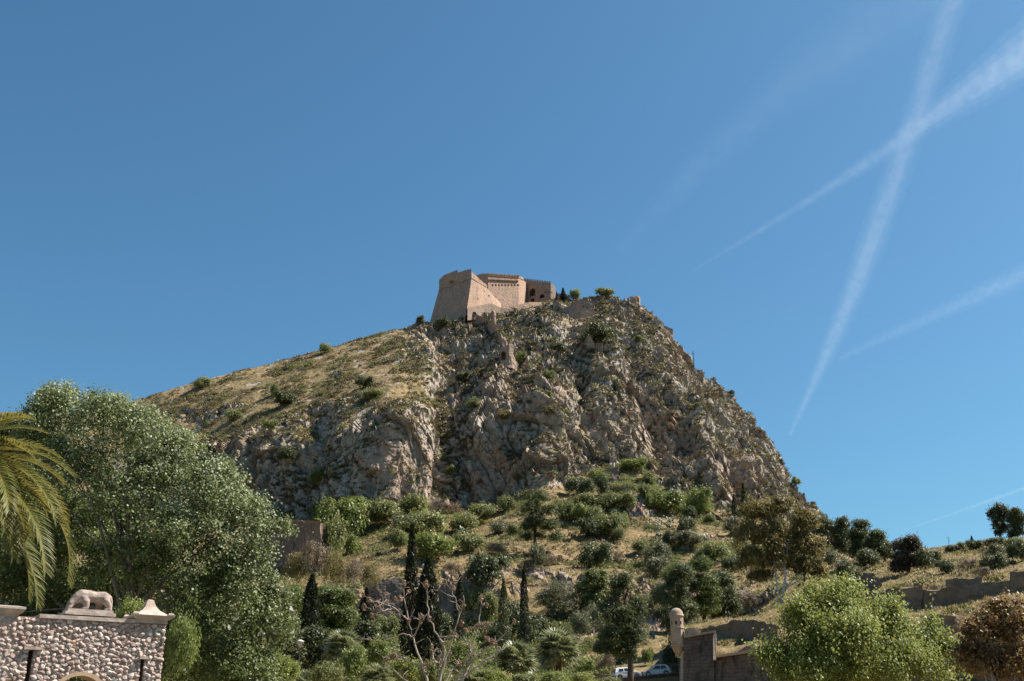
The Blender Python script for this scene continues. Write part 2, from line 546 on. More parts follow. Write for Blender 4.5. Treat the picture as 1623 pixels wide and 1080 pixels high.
groove([(1105, 610), (1150, 700), (1180, 790)], 10, -3)
groove([(1190, 680), (1215, 740), (1235, 800)], 9, -4)
groove([(860, 640), (875, 700), (868, 765)], 12, 2.5)
groove([(800, 560), (790, 640), (770, 700)], 16, 3.5)
groove([(690, 540), (720, 580), (690, 620)], 12, -4)
groove([(960, 545), (1000, 560)], 9, -4)

calm = np.exp(-((gpx - 815) / 60) ** 2 - ((gpy - 487) / 12) ** 2) * (vp > 9.3)          # the fortress stands on levelled ground
calm = np.maximum(calm, np.exp(-((gpx - 925) / 45) ** 2 - ((gpy - 494) / 14) ** 2) * (vp > 9.3))
disp = disp * (1 - 0.85 * calm) - 1.5 * calm
flat = pts + nrm * disp[:, None]
for _ in range(3):                                   # bring the crest back to the photograph's skyline after the crags were added
    qx, qy = proj(flat)
    okm = (vp > 8.0) & (vp < 11)
    b_ = np.clip(np.round(qx / 6).astype(int) + 150, 0, 559)
    mn = np.full(560, 1e9); np.minimum.at(mn, b_[okm], qy[okm])
    tgt = np.interp((np.arange(560) - 150) * 6.0, PXK, SKY)
    dl = np.where(mn < 1e8, tgt - mn, 0.0)
    kx = np.exp(-0.5 * (np.arange(-8, 9) / 2.5) ** 2); kx /= kx.sum()
    dl = np.convolve(np.pad(dl, 8, mode='edge'), kx, 'valid')
    flat[:, 2] -= 0.9 * np.interp(qx / 6 + 150, np.arange(560), dl) * flat[:, 1] / FPX * smooth(7.9, 8.7, vp) * (1 - smooth(11.0, 12.0, vp)) * smooth(200, 300, qx)
hill = flat.reshape(nr, nc, 3)
du = np.gradient(hill, axis=1); dv = np.gradient(hill, axis=0)
HN = np.cross(du, dv); HN /= np.linalg.norm(HN, axis=-1, keepdims=True) + 1e-9
HN = HN.reshape(-1, 3)
steep = 1 - np.clip(HN[:, 2], 0, 1)
rock = np.clip(smooth(0.30, 0.55, steep + 0.34 * fbm(pts / 5, 3, 61) - 0.05) * smooth(0.02, 0.3, crag + 0.15 * outcrop), 0, 1)
rock = np.maximum(rock, 0.95 * smooth(0.62, 0.8, steep) * (vp > 4.5))
rock = np.maximum(rock, smooth(0.36, 0.46, fbm(pts / 5.0, 4, 66)) * smooth(8.8, 9.1, vp) * 0.9)
def spot(px, py, rx, ry): return np.exp(-((gpx - px) / rx) ** 2 - ((gpy - py) / ry) ** 2)
red = smooth(0.0, 0.35, fbm(pts / np.array([26., 26., 40.]), 3, 71)) * 0.5
for s_ in ((625, 745, 45, 55), (1165, 745, 40, 45), (1060, 545, 22, 40), (870, 735, 30, 36), (760, 770, 60, 30), (1110, 560, 40, 25), (820, 740, 50, 30)):
    red = np.maximum(red, 0.75 * spot(*s_))
red = np.maximum(red, 0.8 * bank)
rock = np.maximum(rock, bankm * smooth(-0.25, 0.25, fbm(pts / 4.5, 3, 77)) * 0.85)
HILL = dict(p=hill, px=pxs, vpar=vpar)
HPY = proj(hill)[1]

def col_i(px): return int(np.clip(np.searchsorted(pxs, px), 1, nc - 2))
def ground(px, py):
    """nearest terrain point seen at (px, py)"""
    c = col_i(px)
    r = np.where((HPY[:, c] <= py) & (vpar > 3.5))[0]
    if len(r): return hill[r[0], c].copy()
    k = np.where((vpar > 8.0) & (vpar < 10.9))[0]         # above the crest: the crest itself
    return hill[k[np.argmin(HPY[k, c])], c].copy()
def ground_Y(px, Y):
    c = col_i(px)
    r = np.where(hill[:, c, 1] >= Y)[0]
    return hill[r[0] if len(r) else -1, c].copy()

def hillmat(name):
    t = NT(name)
    co = t.coord()
    n1 = t.noise(0.09, 6, 0.65, co); n2 = t.noise(0.7, 7, 0.7, co); n3 = t.noise(3.2, 5, 0.7, co)
    vst = t.noise(0.5, 6, 0.7, t.coord((1.0, 1.0, 0.16)))
    grey = t.ramp(n2, [(0.28, (0.15, 0.13, 0.108)), (0.5, (0.30, 0.262, 0.217)), (0.74, (0.52, 0.47, 0.40))])
    redc = t.ramp(n2, [(0.25, (0.16, 0.095, 0.068)), (0.52, (0.33, 0.21, 0.15)), (0.78, (0.48, 0.34, 0.25))])
    rk = t.mix(t.math('MULTIPLY', t.attr('red'), t.ramp(n1, [(0.3, (0.4, 0.4, 0.4)), (0.62, (1, 1, 1))]), clamp=True), grey, redc)
    rk = t.mix(t.ramp(vst, [(0.52, (0, 0, 0)), (0.72, (0.62, 0.62, 0.62))]), rk, (0.085, 0.075, 0.064))
    rk = t.mix(t.ramp(t.noise(0.33, 5, 0.7, t.coord((1, 1, 0.3)), 0.4), [(0.56, (0, 0, 0)), (0.72, (0.6, 0.6, 0.6))]), rk, (0.40, 0.37, 0.32))
    straw = t.ramp(n2, [(0.25, (0.135, 0.093, 0.047)), (0.5, (0.25, 0.175, 0.090)), (0.75, (0.38, 0.275, 0.155))])
    olive = t.ramp(n3, [(0.3, (0.07, 0.068, 0.03)), (0.7, (0.15, 0.13, 0.06))])
    gr = t.mix(t.ramp(t.noise(0.16, 6, 0.7, co, 0.5), [(0.42, (0, 0, 0)), (0.62, (0.85, 0.85, 0.85))]), straw, olive)
    gr = t.mix(t.ramp(n3, [(0.30, (0.5, 0.5, 0.5)), (0.46, (0, 0, 0))]), gr, (0.075, 0.065, 0.038))
    gr = t.mix(t.ramp(t.noise(0.9, 6, 0.75, co, 0.3), [(0.66, (0, 0, 0)), (0.71, (0.7, 0.7, 0.7))]), gr, (0.33, 0.28, 0.22))
    edge = t.math('ADD', t.attr('rock'), t.math('MULTIPLY', t.math('SUBTRACT', n3, 0.5), 0.9))
    c = t.mix(t.ramp(edge, [(0.36, (0, 0, 0)), (0.58, (1, 1, 1))]), gr, rk)
    h = t.math('ADD', t.math('MULTIPLY', n2, 1.6), t.math('ADD', t.math('MULTIPLY', n3, 0.5), t.math('MULTIPLY', vst, 0.7)))
    return t.surf(c, 0.95, h, 0.6, 0.32, 0.1)

M_HILL = hillmat("hill_rock_and_dry_grass")
ii = np.arange(nr * nc).reshape(nr, nc)
FQ = np.stack([ii[:-1, :-1].ravel(), ii[:-1, 1:].ravel(), ii[1:, 1:].ravel(), ii[1:, :-1].ravel()], -1)
tag(link('hill', mesh_np('hill', flat, FQ, [M_HILL], dict(rock=rock, red=red))), kind='structure')

t = NT("ground_soil")
tag(MB().box(-6000, 6000, -3000, 9000, -1.0, -0.05).build('ground', t.surf(t.ramp(t.noise(0.3, 6, 0.7, t.coord()), [(0.3, (0.09, 0.075, 0.045)), (0.7, (0.2, 0.165, 0.1))]), 0.95)), kind='structure')

# ------------------------------------------------------------------ masonry: fortress, walls, bastion, gate
M_FORT = stonemat("fort_limestone", (0.47, 0.34, 0.26), (0.27, 0.19, 0.145), (0.47, 0.295, 0.21), course=0.7, grime=0.6, bump=0.25, streak=0.3)
M_FORT2 = stonemat("fort_rough_stone", (0.34, 0.255, 0.195), (0.20, 0.155, 0.12), (0.36, 0.24, 0.175), course=0, grime=0.5, bump=0.15)
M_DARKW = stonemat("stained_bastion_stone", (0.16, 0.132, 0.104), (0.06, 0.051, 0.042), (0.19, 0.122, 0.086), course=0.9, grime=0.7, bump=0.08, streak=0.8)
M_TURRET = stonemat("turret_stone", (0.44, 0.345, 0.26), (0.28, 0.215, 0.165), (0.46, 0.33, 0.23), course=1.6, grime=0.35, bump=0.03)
M_RUIN = stonemat("terrace_wall_stone", (0.25, 0.188, 0.135), (0.105, 0.078, 0.056), (0.27, 0.18, 0.118), course=1.8, grime=0.6, bump=0.12)
M_BLOCK = stonemat("retaining_wall_stone", (0.24, 0.195, 0.16), (0.10, 0.082, 0.07), (0.26, 0.17, 0.13), course=0.0, grime=0.6, bump=0.12, streak=0.7)
M_TILE = plain("red_brown_coping", (0.26, 0.13, 0.075), 0.9, var=0.3, scale=2.0)
M_ROOF = plain("pale_roof", (0.62, 0.60, 0.57), 0.7)

def wall_mb(front, depth, mb=None, back_drop=0.0):
    """masonry with its front through (px, py_top, Y_top, py_bottom, Y_bottom) columns and a real thickness behind"""
    mb = mb or MB()
    V, n = [], len(front)
    for px, pt, Yt, pb, Yb in front:
        a, b = P(px, pt, Yt), P(px, pb, Yb)
        k = 1 + depth / Yt
        V += [a, b, (a[0] * k, a[1] + depth, a[2] - back_drop), (b[0] * k, b[1] + depth, b[2])]
    F = []
    for i in range(n - 1):
        p, q = 4 * i, 4 * i + 4
        F += [(p, p + 1, q + 1, q), (p + 2, q + 2, q + 3, p + 3), (p, q, q + 2, p + 2), (p + 1, p + 3, q + 3, q + 1)]
    F += [(0, 2, 3, 1), (4 * n - 4, 4 * n - 3, 4 * n - 1, 4 * n - 2)]
    return mb.add(V, F)

def arch_cut(px, py_base, wpx, hpx, Y, depth, round_top=True, back=2.0, slant=0.0):
    """a cutter for an arched opening, centred on px with its sill at py_base"""
    c = P(px, py_base, Y); m = mpp(px, py_base, Y)
    w, h = wpx * m / 2, hpx * m
    if round_top:
        pol = [(-w, 0), (w, 0), (w, h - w)] + [(w * math.cos(q), h - w + w * math.sin(q)) for q in np.linspace(0.3, math.pi - 0.3, 7)] + [(-w, h - w)]
    else:
        pol = [(-w, 0), (w, 0), (w, h), (-w, h)]
    mb = MB().prism(pol, -back, depth)
    V = mb.V[0]
    ca, sa = math.cos(slant), math.sin(slant)
    V[:, :] = np.stack([V[:, 0] * ca - V[:, 1] * sa, V[:, 0] * sa + V[:, 1] * ca, V[:, 2]], -1) + c
    return mb.mesh("cut", [])

def cut_here(o, cutters, off):
    for me in cutters:
        co = np.zeros(len(me.vertices) * 3, np.float32); me.vertices.foreach_get('co', co)
        me.vertices.foreach_set('co', (co.reshape(-1, 3) - np.asarray(off, np.float32)).ravel())
    return cut(o, cutters)

def roughen(o, off, amt):
    """uneven ruined faces and tops: split long edges, then push the points about"""
    if amt <= 0: return
    bm = bmesh.new(); bm.from_mesh(o.data)
    bmesh.ops.triangulate(bm, faces=bm.faces)
    for L in (6.0, 3.0, 1.5, 0.8, 0.5):
        for _ in range(2):
            es = [e for e in bm.edges if e.calc_length() > L * max(1, amt / 0.25)]
            if es and len(bm.edges) < 30000: bmesh.ops.subdivide_edges(bm, edges=es, cuts=1)
            bmesh.ops.triangulate(bm, faces=bm.faces)
    C_ = np.array([v.co[:] for v in bm.verts]); w = C_ + np.asarray(off)
    d = np.stack([fbm(w / 2.2, 3, 401), fbm(w / 2.2, 3, 402), fbm(w / 1.6, 3, 403)], -1) * amt
    for v, c in zip(bm.verts, C_ + d): v.co = c
    bm.to_mesh(o.data); bm.free()

# ---- fortress on the summit
fo = P(770, 505, 446)
fort = thing('fortress', 'pale stone fortress of bastions standing on the summit of the rocky hill', 'fortress', fo)
# left bastion: its broad shaded face, then the lit flank running back to the main block
lb = [(681, 509, 446, 520, 446.5)]
o = wall_mb([(695.6, 459.8, 446, 514, 443.5), (712, 454, 443, 516, 440), (730, 447.4, 440, 516, 437), (747.3, 441.2, 437, 516, 434)], 16).build('bastion_wall', M_FORT, fort, off=fo)
V = np.zeros(len(o.data.vertices) * 3, np.float32); o.data.vertices.foreach_get('co', V); V = V.reshape(-1, 3)
foot = [(680.5, 514, 443.0), (699, 516, 439), (717, 516, 435.5), (735.5, 516, 432)]
for i, f_ in enumerate(foot):                                  # battered: the foot spreads
    V[4 * i + 1] = P(*f_) - fo
o.data.vertices.foreach_set('co', V.ravel()); o.data.update()
fix_normals(o.data)
o = wall_mb([(696.0, 443.6, 445.6, 459.6, 445.4), (700, 440, 444.9, 458, 444.7), (703.8, 436.2, 444.3, 456.8, 444.0), (712, 433.0, 442.8, 454.0, 442.6), (721, 429.4, 441.4, 450.8, 441.1), (725.2, 428.2, 440.6, 449.3, 440.4), (725.3, 432.2, 440.5, 449.2, 440.3),
             (731, 430.6, 439.6, 447.3, 439.4), (739, 428.0, 438.3, 444.2, 438.1), (747.0, 426.6, 437.0, 441.3, 436.8)], 3.0).build('parapet', M_FORT, fort, off=fo)
cut_here(o, [arch_cut(716, 449.8, 8.5, 6.2, 441.6, 1.6, True, 2.0, 0.5)], fo)
o = wall_mb([(747.6, 430, 437.2, 441.3, 437.0), (752, 434.5, 438.5, 444, 438.6), (762, 444.5, 442.2, 450.3, 442.3), (772, 452, 446.0, 456.5, 446.2)], 2.2).build('flank_parapet', M_FORT, fort, off=fo)
o = wall_mb([(747.5, 441.4, 437.3, 488, 434.5), (760, 449.5, 441.8, 488, 438.5), (772, 457, 446.4, 488, 442.5), (784, 472, 449.5, 489, 446.0), (794, 481, 452.5, 490, 449)], 10).build('flank_wall', M_FORT, fort, off=fo)
V = np.zeros(len(o.data.vertices) * 3, np.float32); o.data.vertices.foreach_get('co', V); V = V.reshape(-1, 3)
V[1] = P(738.5, 500, 432.4) - fo; V[5] = P(757, 498, 437.0) - fo
o.data.vertices.foreach_set('co', V.ravel()); o.data.update()
cut_here(o, [arch_cut(757.5, 475.5, 2.6, 3.6, 438.9, 2.0, False, 3, 0.6), arch_cut(774.3, 471, 2.6, 3.2, 446, 2.2, False, 3, 0.6), arch_cut(768.5, 462.5, 1.8, 2.2, 443.8, 2.2, False, 3, 0.6)], fo)
# main bastion: shaded left return, lit front with its rows of openings, rounded right corner
mb = wall_mb([(754.5, 440.4, 462, 490, 461), (764, 437, 458.5, 490, 457.5), (773.8, 437.5, 452, 490, 448.5), (790, 438.5, 454.5, 489, 451), (806, 439.5, 457.0, 488, 453.5), (822, 440.6, 459.5, 488, 456), (829.8, 444.5, 463, 486, 460), (833.4, 447.8, 467, 482, 464.5)], 20)
o = mb.build('main_bastion', M_FORT, fort, off=fo)
cuts = [arch_cut(780.5 + 5.05 * k, 453.2, 2.8, 3.4, 451.6 + 0.79 * k, 1.6, False, 2.5) for k in range(9)]
cut_here(o, cuts, fo)
mb = MB()
top = [(754.5, 440.2, 461.6), (764, 436.8, 458.1), (773.8, 437.3, 451.6), (790, 438.3, 454.1), (806, 439.3, 456.6), (822, 440.4, 459.1), (829.8, 444.3, 462.6)]
wall_mb([(a, b - 3.6 + (0.6 if k % 2 else 0), c, b, c) for k, (a, b, c) in enumerate(top)], 1.6, mb)
mb.build('crest_wall', M_FORT, fort, off=fo)
mer = MB()
for k in range(12):                                            # broken merlons along the crest
    px = 775 + 4.15 * k
    pb = 433.9 + (px - 774) * 0.0635
    hpx = [1.1, 1.4, 0.9, 1.5, 0.5, 1.3, 1.5, 1.0, 1.4, 0.7, 1.2, 1.0][k]
    wall_mb([(px, pb - hpx, 451.4 + (px - 774) * 0.156, pb + 0.8, 451.4 + (px - 774) * 0.156), (px + 2.6, pb - hpx + 0.1, 451.7 + (px - 774) * 0.156, pb + 0.9, 451.7 + (px - 774) * 0.156)], 1.2, mer)
mer.build('battlement', M_FORT, fort, off=fo)
mb = MB()
for k in range(24):                                            # the row of little corbels under the parapet
    px = 775.2 + 1.98 * k
    pb = 443.0 + (px - 774) * 0.05
    wall_mb([(px, pb - 2.2, 451.0 + (px - 774) * 0.156, pb + 0.6, 450.8 + (px - 774) * 0.156), (px + 0.9, pb - 2.2, 451.1 + (px - 774) * 0.156, pb + 0.6, 450.9 + (px - 774) * 0.156)], 0.7, mb)
mb.build('corbel_row', M_FORT, fort, off=fo)
# rear wing with its tall arches
mb = wall_mb([(829, 443.2, 471, 482, 469), (845, 445.2, 467, 480, 465.2), (860, 447, 464, 478, 462.4), (873, 448.6, 461.5, 474, 460), (880.2, 455.5, 462.5, 473, 461.4)], 12)
o = mb.build('rear_wing', M_FORT2, fort, off=fo)
cut_here(o, [arch_cut(843.8, 469.5, 9.6, 14.5, 465.8, 5, True, 4, -0.2), arch_cut(859, 472.6, 8, 7.4, 462.8, 5, True, 4, -0.2), arch_cut(844, 479.5, 6.6, 7.5, 465.6, 5, True, 4, -0.2)] +
         [arch_cut(864.5 + 3.3 * k, 463.2 + 0.3 * k, 1.6, 2.0, 461.6 - 0.4 * k, 1.5, False, 3) for k in range(4)], fo)
mb = MB()
for k in range(11):
    px = 831 + 3.9 * k
    pb = 443.6 + (px - 831) * 0.125
    Y = 470.4 - (px - 829) * 0.205
    wall_mb([(px, pb - 2.3, Y, pb + 0.3, Y), (px + 2.7, pb - 2.1, Y - 0.4, pb + 0.6, Y - 0.4)], 1.3, mb)
mb.build('battlement', M_FORT2, fort, off=fo)
# ramp wall and the ruined vaults under the flank
wall_mb([(793, 487.6, 443, 500, 441), (806, 485.6, 444, 499, 442), (822, 482.6, 445, 494, 443), (839.6, 479.0, 446, 489, 444), (864, 479.5, 447, 488, 445)], 3).build('ramp_wall', M_FORT, fort, off=fo)
o = wall_mb([(741, 488, 433, 508, 430), (760, 484.5, 436, 506, 433), (778, 480.5, 439, 505, 436.5), (793, 488, 440, 506, 438), (806, 489.5, 440.5, 506, 438.6), (819.6, 492, 440.5, 507, 438.5)], 6).build('ruined_vault', M_FORT2, fort, off=fo)
cut_here(o, [arch_cut(752, 500, 7, 6, 433.5, 3, True, 4, 0.3), arch_cut(771.5, 508, 9, 9, 435.5, 3, True, 4, 0.3), arch_cut(806, 507, 11, 12, 439.4, 4, True, 4)], fo)

# ---- stair wall coming down the cliff, with its small gatehouse
so_ = P(775, 540, 428)
sw = thing('stair_wall', 'long sloping stone stair wall running down the cliff below the fortress', 'wall', so_)
pth = [(746, 499), (758, 501.5), (770, 507), (781, 517), (789, 527), (796, 538), (801, 548), (806, 560)]
fr = []
for a, b in pth:
    g = ground(a, b + 9)
    fr.append((a, b, g[1] - 1.2, b + 13, g[1] - 2.4))
wall_mb(fr, 2.2).build('wall', M_FORT2, sw, off=so_)
wall_mb([(a, b - 2.0, y - 1.2, b + 0.5, y - 1.3) for a, b, y, _, _ in fr], 0.8).build('parapet', M_FORT, sw, off=so_)
g0 = ground(805, 577)
go = np.array([g0[0], g0[1] - 1.5, g0[2]])
gh = thing('ruined_gatehouse', 'small ruined stone gatehouse with an arched doorway halfway up the cliff', 'gatehouse', go)
o = wall_mb([(793, 552, g0[1] - 2, 582, g0[1] - 3), (797, 547.5, g0[1] - 2.2, 582, g0[1] - 3.4), (802, 549.5, g0[1] - 2.2, 582, g0[1] - 3.4), (807, 546.0, g0[1] - 2.2, 584, g0[1] - 3.4), (812.5, 545.6, g0[1] - 1.5, 584, g0[1] - 3.0), (814, 560, g0[1] - 1.5, 588, g0[1] - 3.0), (819, 577, g0[1] - 1, 590, g0[1] - 2.5)], 5).build('wall', M_FORT2, gh, off=go)
roughen(o, go, 0.35)
cut_here(o, [arch_cut(798.0, 571.0, 7.4, 15, g0[1] - 2.6, 3, True, 3)], go)
g0 = ground(782, 514)
to = np.array([g0[0], g0[1] - 1.0, g0[2]])
tw = thing('ruined_turret', 'small broken round turret standing lit under the fortress wall', 'turret', to)
m_ = mpp(782, 510, g0[1])
MB().lathe([(4.6 * m_, -5), (4.2 * m_, 3 * m_), (3.9 * m_, 14 * m_), (3.2 * m_, 17 * m_), (2.2 * m_, 19 * m_)], 12).build('wall', M_FORT2, tw, True)
MB().lathe([(4.5 * m_, 8.4 * m_), (4.5 * m_, 9.6 * m_)], 12).build('string_course', M_FORT, tw)

# ---- ruined house and walls to the right of the fortress
def simple_wall(name, label, cat, front, depth, mat, cuts=(), part=None, rough=0.25):
    c = front[len(front) // 2]
    off = P(c[0], c[3], c[4])
    th = thing(name, label, cat, off)
    o = wall_mb(front, depth).build(part or 'wall', mat, th, off=off)
    fix_normals(o.data)
    roughen(o, off, rough)
    if cuts: cut_here(o, list(cuts), off)
    return th, off
RSZ = 1.0
def gy(px, py): return ground(px, py)[1]
yb = gy(925, 500)
rh, ro = simple_wall('ruined_house', 'roofless stone house with a stepped gable right of the fortress', 'house',
    [(889, 489.8, yb + 4, 500, yb + 2), (901.8, 486.5, yb + 1, 506, yb), (902.5, 486, yb + 1, 506, yb), (914.5, 474.6, yb - .5, 508, yb - 1.5), (928, 477.4, yb - 1, 508, yb - 2.0), (941.8, 480, yb - 1, 509, yb - 2.0)], 9, M_FORT2,
    [arch_cut(924, 487, 2.0, 2.6, yb - 1.2, 1.6, False, 3), arch_cut(930, 488.2, 2.0, 2.6, yb - 1.2, 1.6, False, 3)])
wall_mb([(900, 490.5, yb - 2.2, 514, yb - 3), (920, 493.3, yb - 3, 516, yb - 4), (941.8, 495.6, yb - 3, 518, yb - 4), (956.5, 498.5, yb - 3, 518, yb - 4)], 1.6).build('lower_wall', M_FORT2, rh, off=ro)
yb = gy(891, 475)
simple_wall('summit_wall', 'low grey stone wall on the skyline beside the dark conifer', 'wall', [(881.5, 465.5, yb, 477, yb), (892, 466.3, yb, 478, yb), (903, 467.6, yb, 478, yb)], 1.5, M_FORT2)
yb = gy(1006, 478)
simple_wall('summit_wall', 'square stone lookout wall at the right end of the summit', 'wall', [(997.5, 470.5, yb - 2, 482, yb - 3), (1013.4, 468.8, yb - 2, 492, yb - 3), (1014.5, 474, yb - 1, 494, yb - 2)], 3, M_FORT2)
yb = gy(1060, 530)
simple_wall('cliff_edge_wall', 'small weathered stone wall perched on the right cliff edge above the pole', 'wall', [(1047, 513.5, yb + 1, 530, yb), (1053.8, 516.6, yb + 1, 536, yb), (1060, 519.5, yb + 1, 538, yb), (1066.8, 522.3, yb + 1, 545, yb)], 3, M_FORT2)
g0 = ground(937, 474)
hb = thing('white_hut', 'small pale roofed hut on the summit beside a round shrub', 'hut', g0)
m_ = mpp(937, 470, g0[1])
MB().box(-9 * m_ / 2, 9 * m_ / 2, 0, 2.2, -1, 2.6 * m_).build('wall', M_FORT2, hb)
MB().prism([(-5.4 * m_, 2.6 * m_), (5.4 * m_, 2.6 * m_), (5.0 * m_, 3.8 * m_), (-3.4 * m_, 4.4 * m_)], -0.4, 2.6).build('roof', M_ROOF, hb)
# pole on the right-hand crest
g0 = ground(1084, 566)
m_ = mpp(1084, 555, g0[1])
po = thing('utility_pole', 'thin dark pole standing against the sky on the right crest', 'pole', g0)
M_POLE = plain("weathered_pole", (0.06, 0.05, 0.045), 0.8)
MB().tube([(0, 0, -2), (0.02, 0, 12 * m_), (-.1, 0, 26 * m_)], [0.20, 0.17, 0.12], 6).build('shaft', M_POLE, po)
MB().box(-0.5, 0.5, -0.06, 0.06, 21 * m_, 21 * m_ + .12).build('crossarm', M_POLE, po)

# ---- stairs landing walls and shelters low on the cliff
yb = gy(970, 752)
simple_wall('landing_wall', 'stone landing wall with a flat top where people in white stand', 'wall', [(938, 750, yb - 1, 763, yb - 2), (956, 746, yb - 1.5, 768, yb - 2.5), (968, 742, yb - 2, 772, yb - 3), (981, 742, yb - 2, 772, yb - 3)], 5, M_BLOCK)
yb = gy(971, 732)
simple_wall('ruined_pier', 'tall narrow masonry pier against the cliff above the landing', 'wall', [(966, 712, yb - 1, 742, yb - 2), (972, 709, yb - 1, 742, yb - 2), (977, 713, yb - 1, 742, yb - 2)], 3, M_FORT2)
yb = gy(1068, 785)
simple_wall('stone_shelter', 'low stone shelter with a dark arched mouth at the foot of the cliff', 'shelter', [(1050, 776, yb - 1, 792, yb - 2), (1062, 771, yb - 2, 793, yb - 3), (1074, 772, yb - 2, 794, yb - 3), (1086, 781, yb - 1, 795, yb - 2)], 5, M_BLOCK, [arch_cut(1068, 783.5, 9, 4.6, yb - 2.5, 4, True, 3)])
yb = gy(1135, 822)
simple_wall('boundary_wall', 'long dark rubble wall slanting down the slope behind the right bushes', 'wall', [(1118, 806, yb + 4, 822, yb + 3), (1130, 812, yb + 1, 829, yb), (1142, 820, yb - 2, 838, yb - 3), (1153, 830, yb - 5, 846, yb - 6), (1163, 842, yb - 9, 858, yb - 10)], 0.9, M_BLOCK)
# ---- the big retaining wall on the left and the smaller block below the terrace
yb = gy(485, 900) - 6
th, off = simple_wall('retaining_wall', 'tall stained stone retaining wall with a brown coping beside the white poplar', 'wall', [(395, 824, yb + 22, 930, yb + 21), (440, 825.5, yb + 13, 930, yb + 12), (475, 827.5, yb + 5, 930, yb + 4), (508, 829.5, yb - 3, 925, yb - 4), (524, 834, yb + 4, 910, yb + 3)], 3, M_BLOCK)
wall_mb([(395, 821.0, yb + 21.6, 824.2, yb + 21.6), (440, 822.4, yb + 12.6, 825.7, yb + 12.6), (475, 824.4, yb + 4.6, 827.7, yb + 4.6), (508.5, 826.4, yb - 3.4, 829.8, yb - 3.4)], 3).build('coping', M_TILE, th, off=off)
wall_mb([(461, 862, yb + 7.4, 930, yb + 6.4), (465, 862.5, yb + 6.5, 930, yb + 5.5)], 0.8).build('buttress', M_BLOCK, th, off=off)
yb = 217.5
simple_wall('stone_abutment', 'square block of pale stone masonry below the terrace behind the bare branches', 'wall', [(592, 925, yb + 6, 975, yb + 5), (597, 920, yb, 985, yb - 2), (620, 917, yb, 985, yb - 2), (645, 915, yb, 985, yb - 2)], 10, M_BLOCK)
yb = 218.0
simple_wall('ruined_wall', 'rounded reddish ruin wall between the tall cypresses on the bank', 'wall', [(692, 938, yb + 1, 985, yb), (700, 926, yb, 985, yb - 1), (714, 922, yb, 985, yb - 1), (728, 928, yb + 1, 985, yb)], 3, M_BLOCK)

# ---- road along the foot of the bank, its parapet wall
M_ROAD = plain("asphalt", (0.055, 0.053, 0.05), 0.9, var=0.25)
px_ = np.linspace(760, 1150, 40)
V, F = [], []
for p in px_:
    z = road_z(p) + 0.12
    V += [from_z(p, 149.2, z), from_z(p, 157.5, z)]
for k in range(len(px_) - 1): F.append((2 * k, 2 * k + 2, 2 * k + 3, 2 * k + 1))
tag(MB().add(V, F).build('road', M_ROAD), kind='structure')
V, F = [], []
mbw, mbc = MB(), MB()
for a, b, lo, hi, mb_ in [(0, 1, -1.6, 0.10, mbw), (0, 1, 0.10, 0.19, mbc)]:
    ps = np.linspace(890, 1082, 24)
    V, F = [], []
    for p in ps:
        e = 0.06 if mb_ is mbc else 0
        z = road_z(p)
        V += [from_z(p, 148.6 - e, z + lo), from_z(p, 149.0 + e, z + lo), from_z(p, 149.0 + e, z + hi), from_z(p, 148.6 - e, z + hi)]
    for k in range(len(ps) - 1):
        for j in range(4): F.append((4 * k + j, 4 * k + (j + 1) % 4, 4 * k + 4 + (j + 1) % 4, 4 * k + 4 + j))
    F += [(0, 1, 2, 3), (len(V) - 4, len(V) - 1, len(V) - 2, len(V) - 3)]
    mb_.add(V, F)
ro = from_z(980, 148.8, road_z(980))
rw = thing('road_wall', 'low dark wall with a reddish coping in front of the parked cars', 'wall', ro)
mbw.build('wall', M_DARKW, rw, off=ro); mbc.build('coping', M_TILE, rw, off=ro)
yb = 147.0
simple_wall('low_wall', 'short grey rubble wall between the fan palm and the parked cars', 'wall', [(905, 1069, yb, 1095, yb), (930, 1067, yb, 1095, yb), (955, 1069, yb, 1095, yb), (976, 1071, yb, 1095, yb)], 0.7, M_BLOCK)

# ---- terraced slope on the right
RX = np.concatenate([np.linspace(1075, 1640, 330)[:-1], np.linspace(1640, 2300, 40)])
def rl(xs, ys): return np.interp(RX, xs, ys)
r2 = P(RX, rl([1075, 1130, 1170, 1215, 1300, 1480, 2300], [1046, 1042, 1037, 1031, 1024, 1022, 1022]), rl([1075, 1130, 1170, 1300, 1480, 1700, 2300], [121, 119, 117.5, 112.3, 107.5, 101, 80]))
r1 = r2 - np.array([0, 0.5, 16.0])
r3 = P(RX, rl([1075, 1130, 1250, 1400, 1460, 1530, 1623, 2300], [1030, 1006, 995, 988, 1000, 996, 985, 1000]), rl([1075, 1130, 1250, 1400, 1623, 2300], [138, 138, 132, 118, 108, 90]))
r4 = P(RX, rl([1075, 1130, 1250, 1350, 1400, 1460, 1530, 1623, 2300], [1010, 998, 985, 975, 968, 962, 955, 935, 900]), rl([1075, 1130, 1250, 1400, 1623, 2300], [146, 147, 146, 128, 120, 100]))
r5 = P(RX, rl([1075, 1200, 1300, 1350, 1400, 1460, 1540, 1623, 2300], [1000, 985, 965, 942, 936, 925, 914, 903, 860]), rl([1075, 1250, 1400, 1623, 2300], [152, 152, 133, 124, 104]))
r6 = P(RX, rl([1075, 1200, 1300, 1350, 1400, 1480, 1560, 1623, 2300], [998, 975, 930, 912, 900, 890, 882, 878, 820]), rl([1075, 1250, 1400, 1623, 2300], [168, 168, 160, 152, 130]))
r7 = P(RX, rl([1075, 1200, 1280, 1340, 1400, 1440, 1480, 1540, 1600, 1623, 2300], [1000, 972, 910, 890, 884, 880, 872, 864, 853, 850, 790]), rl([1075, 1250, 1400, 1623, 2300], [182, 182, 180, 176, 150]))
r8 = r7 + np.array([0, 40, -6.0]); r9 = r7 + np.array([20, 110, 0]); r9[:, 2] = 3
sg, sv = [], []
